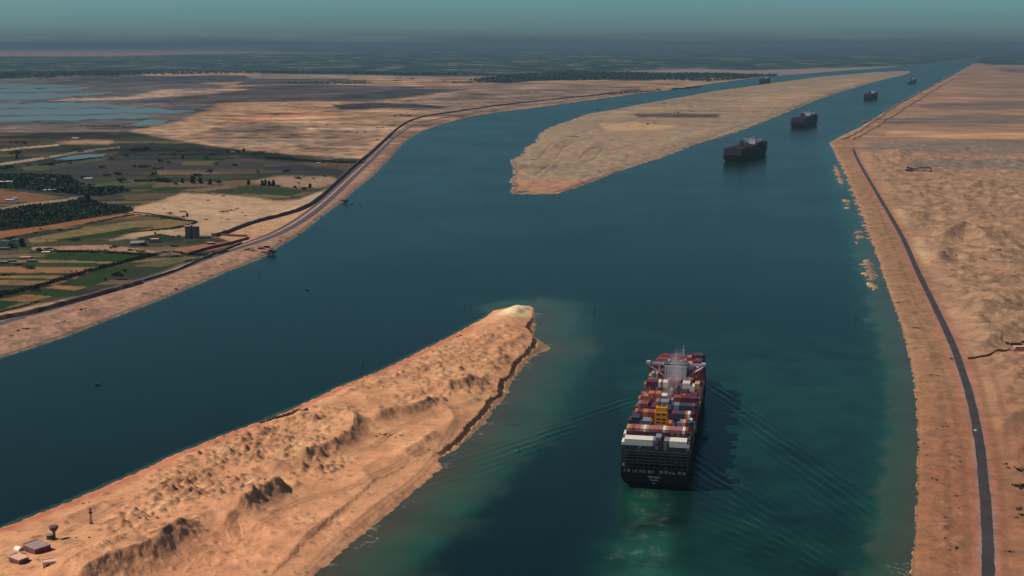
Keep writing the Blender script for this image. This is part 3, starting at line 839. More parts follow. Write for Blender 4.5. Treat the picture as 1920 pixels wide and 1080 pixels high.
ground = struct(grid_mesh("ground", z, z > -2.5, {'cover': cov}))
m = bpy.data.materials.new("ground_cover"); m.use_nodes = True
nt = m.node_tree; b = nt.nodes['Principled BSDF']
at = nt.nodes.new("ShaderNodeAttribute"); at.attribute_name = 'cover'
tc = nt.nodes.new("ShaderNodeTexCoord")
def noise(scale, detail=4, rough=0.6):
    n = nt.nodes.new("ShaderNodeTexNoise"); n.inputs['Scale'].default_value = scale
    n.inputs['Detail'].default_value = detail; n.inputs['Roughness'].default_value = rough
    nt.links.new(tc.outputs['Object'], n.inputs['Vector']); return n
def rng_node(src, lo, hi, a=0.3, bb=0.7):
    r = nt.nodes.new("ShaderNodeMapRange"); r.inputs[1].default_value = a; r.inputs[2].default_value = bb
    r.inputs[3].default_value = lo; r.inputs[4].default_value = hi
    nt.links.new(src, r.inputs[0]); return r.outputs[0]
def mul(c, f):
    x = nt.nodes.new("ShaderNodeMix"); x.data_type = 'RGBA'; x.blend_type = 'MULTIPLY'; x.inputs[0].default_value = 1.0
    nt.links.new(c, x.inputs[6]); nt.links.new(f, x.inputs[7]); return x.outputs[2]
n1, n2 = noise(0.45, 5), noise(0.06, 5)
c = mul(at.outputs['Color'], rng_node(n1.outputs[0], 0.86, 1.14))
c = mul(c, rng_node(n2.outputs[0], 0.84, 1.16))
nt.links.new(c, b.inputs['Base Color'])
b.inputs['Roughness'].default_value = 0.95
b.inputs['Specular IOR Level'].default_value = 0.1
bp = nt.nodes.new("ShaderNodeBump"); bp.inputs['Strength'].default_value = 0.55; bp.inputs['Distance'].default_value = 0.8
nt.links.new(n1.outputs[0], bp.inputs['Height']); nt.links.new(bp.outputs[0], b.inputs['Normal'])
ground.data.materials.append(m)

def hz(x, y):
    """height of the land at a point"""
    zc = y * CT + H * ST
    py = 540 + F * (H * CT - y * ST) / zc
    px = 960 + F * x / zc
    r = int(np.clip(np.searchsorted(RY, py), 0, NR - 1)); c = int(np.clip(round((px - CX[0]) / 1.8), 0, NC - 1))
    return float(max(z[r, c], 0.0))

def at_px(px, py, h=None):
    """a spot on the land under a photo pixel"""
    hh = 3.0
    for _ in range(4):
        x, y = G(px, py, hh)
        hh = hz(x, y)
    return x, y, hh

# ------------------------------------------------------------------ the water
wz = np.zeros((NR, NC), np.float32)
def wave(p_in, p_out, width0, width1, lam, amp, turn):
    """crests that run along a wake arm"""
    global wz
    (x0, y0), (x1, y1) = G(*p_in), G(*p_out)
    L = math.hypot(x1 - x0, y1 - y0); ux, uy = (x1 - x0) / L, (y1 - y0) / L
    s = ((GX - x0) * ux + (GY - y0) * uy); d = (-(GX - x0) * uy + (GY - y0) * ux)
    k = np.clip(s / L, 0, 1)
    w = width0 + (width1 - width0) * k
    ca, sa = math.cos(turn), math.sin(turn)
    ph = (-s * sa + d * ca) + nz_mid * 2.0
    env = np.exp(-(d / w) ** 2) * sstep(-0.02, 0.06, s / L) * sstep(1.12, 0.8, s / L)
    wz += (amp * env * 1.35 * np.clip(0.8 + 0.45 * nz_fine + 0.7 * nz_mid, 0.15, 1.4) * np.cos(ph * 2 * math.pi / lam)).astype(np.float32)
wave((1200, 742), (800, 905), 10, 34, 12.0, 0.22, -0.10)
wave((1336, 720), (1660, 1010), 8, 36, 11.0, 0.24, 0.10)
wave((1310, 850), (1560, 1090), 14, 40, 10.0, 0.17, 0.16)
wave((1300, 905), (1480, 1070), 14, 46, 12.0, 0.15, 0.40)
wave((1540, 226), (1590, 246), 10, 16, 26.0, 0.9, 0.0)
wave((1442, 292), (1470, 302), 8, 12, 18.0, 0.6, 0.0)
wz += ((0.10 * nz_small + 0.08 * nz_fine) * sstep(1500, 300, GY)).astype(np.float32) * 0.35
def spot(px, py, rx, ry, rot=0.0):
    """soft patch on the water, radii in photo pixels"""
    X = CX[None, :] - px; Y = RY[:, None] - py
    c, s = math.cos(rot), math.sin(rot)
    return np.exp(-((X * c + Y * s) / rx) ** 2 - ((-X * s + Y * c) / ry) ** 2).astype(np.float32)
off = np.maximum(-sd, 0)
wob = off * (1 + 0.35 * nz_mid + 0.25 * nz_big) + 3 * nz_fine
right_d = np.minimum(line_dist(RIGHT_SHORE, 300.0), 300)
spit_d = np.minimum(line_dist(SPIT, 300.0, closed=True), 300)
right_side = (GX > 0) & (GY < 2600)
shal = np.zeros((NR, NC), np.float32)         # 0 deep, 1 sand bed just under the surface
rd = right_d * (1 + 0.30 * nz_mid + 0.2 * nz_big) + 3 * nz_fine
shal = np.maximum(shal, sstep(42, 26, rd) * 0.5 + sstep(30, 2, rd) * 0.22)
shal = np.where(GY < 2500, shal, shal * np.exp(-(GY - 2500) / 400))
east = sstep(-18, 18, side * -1) * (s_ != 0)
sw = spit_d * (1 + 0.25 * nz_mid) + 3 * nz_fine
shal = np.maximum(shal, east * (sstep(95, 20, sw) * 0.55 + sstep(40, 4, sw) * 0.32))
shal = np.maximum(shal, sstep(9, 0, off + 2 * nz_small) * 0.75)
shal = np.maximum(shal, 0.85 * spot(930, 578, 26, 8) + 0.55 * spot(1045, 592, 45, 22, 0.15) * sstep(-0.5, 0.4, nz_big + 0.9))
shal = np.maximum(shal, 0.42 * spot(1000, 690, 75, 45, -0.5) + 0.4 * spot(930, 800, 80, 40, -0.7))
shal = np.maximum(shal, 0.8 * spot(900, 830, 26, 12, -0.7))
east_w = blur(((s_ < 0) | (GX > 120)).astype(np.float32) * ~inside, 6)
turq = np.zeros((NR, NC), np.float32)          # stirred pale water
turq = np.maximum(turq, 0.65 * spot(1000, 568, 100, 7, 0.05) + 0.6 * spot(1060, 600, 60, 30, 0.3))
turq = np.maximum(turq, 0.5 * spot(1010, 760, 110, 60, -0.6) + 0.4 * spot(760, 960, 130, 34, -0.7) + 0.35 * spot(640, 1060, 110, 34, -0.7))
turq = np.maximum(turq, sstep(75, 40, rd) * 0.5)
turq = np.maximum(turq, 1.0 * spot(1220, 965, 52, 70) + 0.9 * spot(1205, 1060, 80, 70))
turq = np.maximum(turq, 0.35 * spot(1100, 690, 70, 5) + 0.3 * spot(680, 365, 40, 6, -0.5) + 0.3 * spot(1400, 800, 70, 60))
turq = np.maximum(turq, 0.34 * sstep(560, 700, RY)[:, None] * (GX > -60) * east_w * np.clip(.9 + .4 * nz_big, 0, 1))
shoal = blur(mask_px([(900, 576), (935, 565), (1000, 565), (1086, 582), (1080, 608), (1052, 640), (1006, 642), (1000, 600)], False), 3)
shal = np.maximum(shal, shoal * 0.46)
turq = np.maximum(turq, shoal * .9)
turq = np.maximum(turq, 0.95 * blur(mask_px([(1060, 620), (1120, 660), (1060, 760), (980, 860), (860, 980), (760, 1085), (600, 1085), (720, 980), (850, 870), (960, 740), (1010, 660)], False), 12))
turq = np.maximum(turq, 0.75 * spot(1000, 720, 120, 90, -0.6) + 0.55 * spot(820, 900, 120, 60, -0.7))
turq *= np.clip(0.75 + 0.7 * nz_mid + 0.5 * nz_big, 0, 1.3)
foam = np.zeros((NR, NC), np.float32)
thr = lambda a, lo=0.18, hi=0.5: sstep(lo, hi, a)
streak = thr(nz_small * 0.8 + nz_fine * 0.8, 0.10, 0.6)
fil = np.exp(-(np.abs(fbm(16, 131, 3)) / 0.07) ** 2) * thr(nz_fine + nz_mid, 0.0, 0.6)      # thin threads of froth
soft = thr(nz_fine + 0.6 * nz_small, -0.2, 0.9)
foam += (0.10 * fil + 0.045 * soft) * (spot(1212, 985, 30, 40) + spot(1195, 1045, 46, 30, -0.2) + 0.6 * spot(1224, 925, 40, 8))
foam += 0.05 * soft * spot(1245, 975, 7, 60, 0.14)
foam += 0.55 * fil * (1.0 * spot(762, 940, 12, 4, -0.6) + 1.0 * spot(695, 1015, 22, 5, -0.6) + 0.8 * spot(730, 985, 16, 4, -0.6) + 1.0 * spot(1690, 1060, 22, 16, 0.6) + 0.7 * spot(835, 880, 6, 3))
foam += fil * 0.30 * spot(1320, 850, 12, 24) + 0.10 * spot(1321, 840, 6, 9)
foam += thr(nz_small + nz_fine, 0.5, 1.0) * 0.14 * sstep(14, 3, off) * east
foam = np.clip(foam, 0, 1)
kindw = np.stack([np.clip(shal, 0, 1), np.clip(turq, 0, 1), foam], 2)
water = struct(grid_mesh("water", wz, z < 1.2, {'bed': kindw}))
m = bpy.data.materials.new("canal_water"); m.use_nodes = True
nt = m.node_tree; b = nt.nodes['Principled BSDF']
at = nt.nodes.new("ShaderNodeAttribute"); at.attribute_name = 'bed'
sp = nt.nodes.new("ShaderNodeSeparateColor"); nt.links.new(at.outputs['Color'], sp.inputs[0])
tc = nt.nodes.new("ShaderNodeTexCoord")
def mixc(fac, a, bcol):
    x = nt.nodes.new("ShaderNodeMix"); x.data_type = 'RGBA'
    nt.links.new(fac, x.inputs[0])
    if isinstance(a, tuple): x.inputs[6].default_value = (*a, 1)
    else: nt.links.new(a, x.inputs[6])
    x.inputs[7].default_value = (*bcol, 1)
    return x.outputs[2]
c = mixc(sp.outputs[1], (0.0016, 0.0120, 0.0125), (0.009, 0.068, 0.052))
c = mixc(rng_node(sp.outputs[0], 0, 1, 0.0, 0.5), c, (0.030, 0.062, 0.044))
c = mixc(rng_node(sp.outputs[0], 0, 1, 0.55, 1.0), c, (0.060, 0.048, 0.033))
c = mixc(sp.outputs[2], c, (0.60, 0.62, 0.60))
n2 = noise(0.012, 3)
c = mul(c, rng_node(n2.outputs[0], 0.85, 1.15))
n3 = noise(0.003, 4)
nt.links.new(rng_node(n3.outputs[0], 0.20, 0.25), b.inputs['Roughness'])
nt.links.new(c, b.inputs['Base Color'])
b.inputs['IOR'].default_value = 1.33
n1 = noise(0.16, 4, 0.55)
bp = nt.nodes.new("ShaderNodeBump"); bp.inputs['Strength'].default_value = 0.35; bp.inputs['Distance'].default_value = 0.5
nt.links.new(n1.outputs[0], bp.inputs['Height']); nt.links.new(bp.outputs[0], b.inputs['Normal'])
water.data.materials.append(m)
WATER_MAT = m
# shallow ponds on the flats behind the left bank
POND = bpy.data.materials.new("pond_water"); POND.use_nodes = True
pb = POND.node_tree.nodes['Principled BSDF']
pb.inputs['Base Color'].default_value = (0.090, 0.070, 0.062, 1); pb.inputs['Roughness'].default_value = 0.12; pb.inputs['IOR'].default_value = 1.33
PONDS = [[(-420, 160), (60, 158), (110, 160), (150, 162), (100, 165), (60, 166), (-420, 166)], [(-420, 170), (40, 167), (170, 163), (150, 168), (90, 172), (-420, 174)],
         [(-420, 177), (40, 175), (140, 174.5), (228, 173.5), (190, 177), (110, 183), (60, 187), (-420, 189)],
         [(-420, 194), (30, 193.5), (100, 192), (200, 195), (230, 198), (150, 201), (60, 202), (-420, 203)], [(-420, 206), (50, 205), (170, 203.5), (280, 202.5), (370, 208), (330, 211.5), (220, 212), (120, 215), (-420, 216)], [(-420, 218), (40, 218.5), (130, 217), (250, 214.5), (300, 217), (260, 222), (190, 224), (120, 226), (-420, 228)],
         [(242, 234), (280, 224), (318, 226), (300, 233), (262, 236)], [(100, 299), (130, 293), (165, 289), (202, 288), (190, 294), (140, 299)]]
for i, p in enumerate(PONDS):
    b_ = MB(); pts = []
    n = len(p)
    for k in range(n):                       # wavering bank between the traced corners
        for j in range(6):
            t = j / 6
            x = p[k][0] * (1 - t) + p[(k + 1) % n][0] * t; y = p[k][1] * (1 - t) + p[(k + 1) % n][1] * t
            y += (0.9 * math.sin(x * 0.11 + i) + 0.7 * math.sin(x * 0.037 + 2 * i)) * (1 if j else 0) * (0.4 if i > 5 else 1)
            X, Y = G(x, y, HP + 0.4); pts.append((X, Y, HP + 0.45))
    b_.add(pts, [tuple(range(len(pts)))[::-1]])
    o = struct(b_.obj("pond", POND))
for nm in ("nz_big",): pass

# ------------------------------------------------------------------ haze
hb = MB().box(0, 95000, -9.0, 330000, 215000, 404.0)
haze = hb.obj("haze", [])
haze['kind'] = 'stuff'
m = bpy.data.materials.new("haze"); m.use_nodes = True
nt = m.node_tree; nt.nodes.clear()
mo = nt.nodes.new("ShaderNodeOutputMaterial"); pv = nt.nodes.new("ShaderNodeVolumePrincipled")
pv.inputs['Color'].default_value = (*HAZE_COLOR, 1)
pv.inputs['Density'].default_value = HAZE_DENSITY
pv.inputs['Anisotropy'].default_value = 0.0
nt.links.new(pv.outputs[0], mo.inputs['Volume'])
haze.data.materials.append(m)
# ------------------------------------------------------------------ roads, embankments, walls
def sweep(line, prof, zf, mi=0, closed_ends=True, wob=0.0, seed=0):
    """sweep a cross-section (offset to the left, height) along a line of ground points"""
    r = random.Random(seed)
    b = MB(); n = len(prof); vs = []
    for i, p in enumerate(line):
        a = line[max(i - 1, 0)]; c = line[min(i + 1, len(line) - 1)]
        d = np.array(c) - np.array(a); d = d / (np.linalg.norm(d) + 1e-9)
        nx, ny = -d[1], d[0]
        z0 = zf(p[0], p[1]) if callable(zf) else zf
        k = 1 + wob * (r.random() - .5) * 2
        for o, h in prof:
            vs.append((p[0] + nx * o, p[1] + ny * o, z0 + (h * k if h > 0 else h)))
    fs = []
    for i in range(len(line) - 1):
        for k in range(n - 1):
            fs.append((i * n + k, i * n + k + 1, (i + 1) * n + k + 1, (i + 1) * n + k))
    if closed_ends:
        fs.append(tuple(range(n)))
        fs.append(tuple((len(line) - 1) * n + k for k in range(n - 1, -1, -1)))
    return b.add(vs, fs, mi)

ASPHALT = mat("asphalt", (52, 46, 48), 0.9, 0.30, 0.05)
ASPHALT_L = mat("worn_asphalt", (72, 66, 70), 0.9, 0.22, 0.05)
TRACKM = mat("track_dirt", (112, 90, 82), 0.95, 0.2, 0.1)
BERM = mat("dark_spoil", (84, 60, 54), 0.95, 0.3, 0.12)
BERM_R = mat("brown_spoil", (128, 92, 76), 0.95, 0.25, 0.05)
WALLM = mat("brick_wall", (122, 70, 58), 0.9, 0.2, 0.2)
EARTHW = mat("mud_wall", (140, 98, 80), 0.95, 0.2, 0.2)
PAINTW = mat("road_paint", (150, 146, 140), 0.7, 0.3, 0.2)

def wline(pts, h=HP, n=6):
    return smooth([G(x, y, h) for x, y in pts], n)
def offset(line, o):
    out = []
    for i, p in enumerate(line):
        a = line[max(i - 1, 0)]; c = line[min(i + 1, len(line) - 1)]
        d = np.array(c) - np.array(a); d = d / (np.linalg.norm(d) + 1e-9)
        out.append(np.array((p[0] - d[1] * o, p[1] + d[0] * o)))
    return out

rl = wline(ROAD_R[1:])
rr_ = sweep(smooth([G(x, y, HP) for x, y in ROAD_R[1:]], 40), [(-4.5, -0.5), (-4.5, 0.12), (0, .17), (4.5, 0.12), (4.5, -0.5)], 3.0)
rv = random.Random(12); q_ = [0.0, 0.0]
for i in range(0, len(rr_.v) - 4, 5):                 # edges nibbled by drifted sand
    q_ = [0.8 * q_[0] + rv.uniform(-.22, .22), 0.8 * q_[1] + rv.uniform(-.22, .22)]
    c_ = np.array(rr_.v[i + 2])
    for k, e in ((0, 0), (1, 0), (3, 1), (4, 1)):
        v_ = np.array(rr_.v[i + k]); d_v = v_ - c_; s_v = 1 + q_[e] / 5.2
        rr_.v[i + k] = (c_[0] + d_v[0] * s_v, c_[1] + d_v[1] * s_v, v_[2])
struct(rr_.obj("road", ASPHALT))
rl2 = wline(ROAD_L)
struct(sweep(rl2, [(-7.0, -0.6), (-7.0, 0.10), (7.0, 0.10), (7.0, -0.6)], 3.35).obj("road", ASPHALT_L))
struct(sweep(offset(rl2, 19), [(-4.0, -0.6), (-4.0, 0.10), (4.0, 0.10), (4.0, -0.6)], 3.35).obj("road", ASPHALT_L))
# embankments beside the left road
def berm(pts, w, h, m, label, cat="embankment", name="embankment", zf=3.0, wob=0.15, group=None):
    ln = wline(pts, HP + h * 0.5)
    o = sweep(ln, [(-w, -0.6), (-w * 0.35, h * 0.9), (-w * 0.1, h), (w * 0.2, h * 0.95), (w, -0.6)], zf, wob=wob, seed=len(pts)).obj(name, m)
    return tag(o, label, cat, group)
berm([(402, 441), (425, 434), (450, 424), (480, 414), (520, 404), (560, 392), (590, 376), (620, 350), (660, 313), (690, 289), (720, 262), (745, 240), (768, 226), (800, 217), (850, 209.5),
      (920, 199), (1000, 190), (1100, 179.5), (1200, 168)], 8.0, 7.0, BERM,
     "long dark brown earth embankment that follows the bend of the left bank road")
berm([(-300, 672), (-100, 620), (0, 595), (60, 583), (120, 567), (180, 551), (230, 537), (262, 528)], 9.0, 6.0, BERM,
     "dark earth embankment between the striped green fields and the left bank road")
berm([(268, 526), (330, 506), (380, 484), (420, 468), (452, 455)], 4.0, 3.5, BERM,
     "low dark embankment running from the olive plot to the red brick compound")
# zig-zag spoil dykes along the right bank beyond the road's end
def zig(pts, amp, seed):
    r = random.Random(seed); out = []
    for i in range(len(pts) - 1):
        for k in range(4):
            t = k / 4
            out.append((pts[i][0] * (1 - t) + pts[i + 1][0] * t + (r.random() - .5) * amp, pts[i][1] * (1 - t) + pts[i + 1][1] * t + (r.random() - .5) * amp * 0.25))
    return out + [pts[-1]]
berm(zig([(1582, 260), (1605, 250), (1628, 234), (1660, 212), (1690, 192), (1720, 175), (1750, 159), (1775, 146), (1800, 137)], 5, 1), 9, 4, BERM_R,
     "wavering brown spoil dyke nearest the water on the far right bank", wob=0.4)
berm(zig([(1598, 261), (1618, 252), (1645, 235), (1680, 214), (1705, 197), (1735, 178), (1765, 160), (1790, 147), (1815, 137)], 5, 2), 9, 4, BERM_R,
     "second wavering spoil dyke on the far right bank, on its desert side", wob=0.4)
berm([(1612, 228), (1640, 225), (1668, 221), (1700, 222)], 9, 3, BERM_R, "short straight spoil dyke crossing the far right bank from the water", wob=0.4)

def wall(name, pts, h, t, m, label, cat, zf=None, cap=None):
    ln = [G(x, y, HP + 0.5) for x, y in pts]
    fine = []
    for i in range(len(ln) - 1):
        for k in range(6):
            q = k / 6; fine.append((ln[i][0] * (1 - q) + ln[i + 1][0] * q, ln[i][1] * (1 - q) + ln[i + 1][1] * q))
    fine.append(ln[-1])
    zf = zf or (lambda x, y: hz(x, y))
    o = sweep(fine, [(-t / 2, -1.5), (-t / 2, h), (t / 2, h), (t / 2, -1.5)], zf).obj(name, m)
    cp = sweep(fine, [(-t / 2 - .12, h + .003), (-t / 2 - .12, h + .25), (t / 2 + .12, h + .25), (t / 2 + .12, h + .003)], zf).obj("coping", cap or m, o)
    return tag(o, label, cat)
wall("compound_wall", [(352, 478), (390, 467), (430, 458), (462, 449), (464, 444), (430, 443), (396, 441)], 4.5, 0.8, WALLM,
     "tall red brick wall around the bare plot beside the apartment block", "wall")
wall("compound_wall", [(1814, 673), (1850, 670), (1890, 664), (1896, 662), (1893, 655)], 2.6, 0.7, EARTHW,
     "low mud wall running from the right bank road to the ruined compound", "wall")
wall("compound_wall", [(1899, 663), (1925, 664), (1965, 660)], 3.0, 0.8, EARTHW,
     "front mud wall of the walled compound at the right edge", "wall")
wall("compound_wall", [(1892, 654), (1882, 644), (1920, 643), (1960, 643)], 3.2, 0.8, EARTHW,
     "side and rear mud wall of the walled compound at the right edge", "wall")
wall("field_wall", [(1646, 672), (1640, 674)], 0.4, 0.4, EARTHW, "short piece of low mud wall at the water's edge", "wall") if False else None
wall("ruin_wall", [(1697, 322), (1712, 322), (1745, 325), (1743, 318), (1725, 317), (1700, 317)], 5.0, 1.6, BERM,
     "crumbling dark wall of a ruin on the grey desert rise", "wall")

# ------------------------------------------------------------------ ships
HULL = mat("hull_black", (0.004, 0.0045, 0.006), 0.6, 0.2, 0.05, raw=True, spec=0.08)
DECK = mat("deck_paint", (70, 62, 56), 0.8, 0.2, 0.1)
WHITE = mat("ship_white", (172, 164, 170), 0.6, 0.06, 0.1)
WHITE_D = mat("ship_white_weathered", (150, 150, 152), 0.6, 0.1, 0.1)
FUNNEL = mat("funnel_ochre", (190, 116, 34), 0.6, 0.1, 0.2)
DARK = mat("dark_opening", (0.01, 0.01, 0.012), 0.5, 0.0, 0.1, raw=True)
GLASS = mat("bridge_glass", (0.02, 0.03, 0.035), 0.1, 0.0, 0.1, raw=True)
MOOR = mat("mooring_deck_grey", (84, 82, 84), 0.7, 0.2, 0.5)
STEEL = mat("lashing_steel", (46, 54, 48), 0.7, 0.2, 0.3)
GREEN_D = mat("deck_green", (52, 74, 58), 0.8, 0.2, 0.2)
LETTER = mat("lettering_white", (150, 152, 152), 0.6, 0.05, 1.0)
CC = {  # container colours
    'maroon': (112, 40, 50), 'brick': (138, 66, 56), 'plum': (98, 38, 62), 'rose': (166, 100, 96), 'orange': (176, 108, 72), 'tan': (190, 146, 108),
    'white': (206, 196, 180), 'grey': (128, 124, 134), 'blue': (74, 84, 116), 'slate': (56, 64, 72), 'green': (44, 60, 50), 'shaded_green': (28, 40, 33),
      'dmaroon': (62, 22, 30), 'dplum': (48, 22, 36), 'dnavy': (26, 28, 44), 'dslate': (30, 32, 40)}  # darkened set for the convoy: shaded sides painted into the box colours
CM = {k: mat("container_" + k, tuple(0.90 * q for q in v) if k != "white" else v, 0.7, 0.16, 0.12) for k, v in CC.items()}

def loft_hull(L, B, zd, zbow, mb_lv=(-3, 1.5, 6, 11, 16)):
    """hull from sections; y runs from the stern (0) to the bow (L)"""
    lv = list(mb_lv) + [zd]
    ys = [0, 2, 6, 14, 30, 60, L * 0.3, L * 0.5, L * 0.68, L * 0.78, L * 0.84, L * 0.89, L * 0.93, L * 0.965, L * 0.985, L]
    secs = []
    hb = B / 2
    for y in ys:
        row = []
        for k, zz in enumerate(lv):
            f = k / (len(lv) - 1)
            full = hb
            if y < 60:                                   # stern: narrow at the water, full at the deck, rounded corners
                q = min(1, y / 60.0)
                low = (0.62 + 0.38 * q ** 0.6)
                full = hb * (low + (1 - low) * sstep(0.0, 0.55, f))
                yy = y + (0 if f > 0.4 else (0.4 - f) * 10 * (1 - q))
                if y < 6: full -= (6 - y) * (0.30 if f > 0.3 else 0.6) * 0.6
            else:
                yy = y
                t = max(0.0, (y / L - 0.70) / 0.30)      # bow: the waterline closes earlier than the deck
                e = 1.55 + 1.35 * f
                full = hb * max(0.0, (1 - t ** e)) ** (0.9 - 0.35 * f)
                if y >= L * 0.999: full = 0.35; yy = L - (1 - f) * 9
                elif y > L * 0.95: yy = y - (1 - f) * 9 * (y / L - 0.95) / 0.05
            zt = zz if zz < zd else zd + (zbow - zd) * sstep(0.86, 0.95, y / L)
            row.append((full, yy, zt))
        secs.append(row)
    b = MB(); n = len(lv); N = len(ys)
    vs = []
    for row in secs:
        vs += [(-w, y, zz) for w, y, zz in row]
    for row in secs:
        vs += [(w, y, zz) for w, y, zz in row]
    fs = []
    o = N * n
    for i in range(N - 1):
        for k in range(n - 1):
            fs.append((i * n + k, i * n + k + 1, (i + 1) * n + k + 1, (i + 1) * n + k))
            fs.append((o + i * n + k, o + (i + 1) * n + k, o + (i + 1) * n + k + 1, o + i * n + k + 1))
    for k in range(n - 1):
        fs.append((k, o + k, o + k + 1, k + 1))          # transom
        i = N - 1
        fs.append((i * n + k, i * n + k + 1, o + i * n + k + 1, o + i * n + k))
    b.add(vs, fs, 0)
    # deck, a hand below the rail
    dv = []
    for row in secs: dv += [(-row[-1][0] + .3, row[-1][1] + (.4 if row is secs[0] else 0), row[-1][2] - 1.1), (row[-1][0] - .3, row[-1][1] + (.4 if row is secs[0] else 0), row[-1][2] - 1.1)]
    b.add(dv, [(2 * i, 2 * i + 1, 2 * i + 3, 2 * i + 2) for i in range(N - 1)], 1)
    # rail faces inboard so the bulwark has two sides
    return b, secs

def piece(name, m, parent, *box):
    return MB().box(*box).obj(name, m, parent)

def half_beam(L, B, y):
    t = max(0.0, (y / L - 0.70) / 0.30)
    return B / 2 * max(0.0, 1 - t ** 2.9) ** 0.55

CW, CLN, CH = 2.44, 12.19, 2.80
def container_mesh(color):
    b = MB()
    # ribbed long sides and a door end at the stern side: real relief, one skin
    nr = 10
    xs = CW / 2
    for s in (-1, 1):
        vs, fs = [], []
        for i in range(nr * 2 + 1):
            y = -CLN / 2 + CLN * i / (nr * 2)
            x = s * (xs - (0.05 if i % 2 else 0.0))
            vs += [(x, y, 0), (x, y, CH)]
        for i in range(nr * 2):
            q = (2 * i, 2 * i + 1, 2 * i + 3, 2 * i + 2)
            fs.append(q if s < 0 else q[::-1])
        b.add(vs, fs)
    e = CLN / 2
    b.add([(-xs, -e, 0), (xs, -e, 0), (xs, e, 0), (-xs, e, 0), (-xs, -e, CH), (xs, -e, CH), (xs, e, CH), (-xs, e, CH)],
          [(3, 2, 1, 0), (4, 5, 6, 7), (0, 1, 5, 4), (2, 3, 7, 6)])
    for x in (-.75, -.3, .3, .75):                      # locking bars
        b.box(x, -e - 0.03, 0.1, 0.07, 0.06, CH - 0.2)
    for x in (-xs + .08, xs - .08):
        b.box(x, -e - 0.02, 0, 0.16, 0.05, CH)
    b.box(0, -e - 0.025, CH - .18, CW - .34, 0.06, 0.17)
    return b.mesh("container", CM[color])

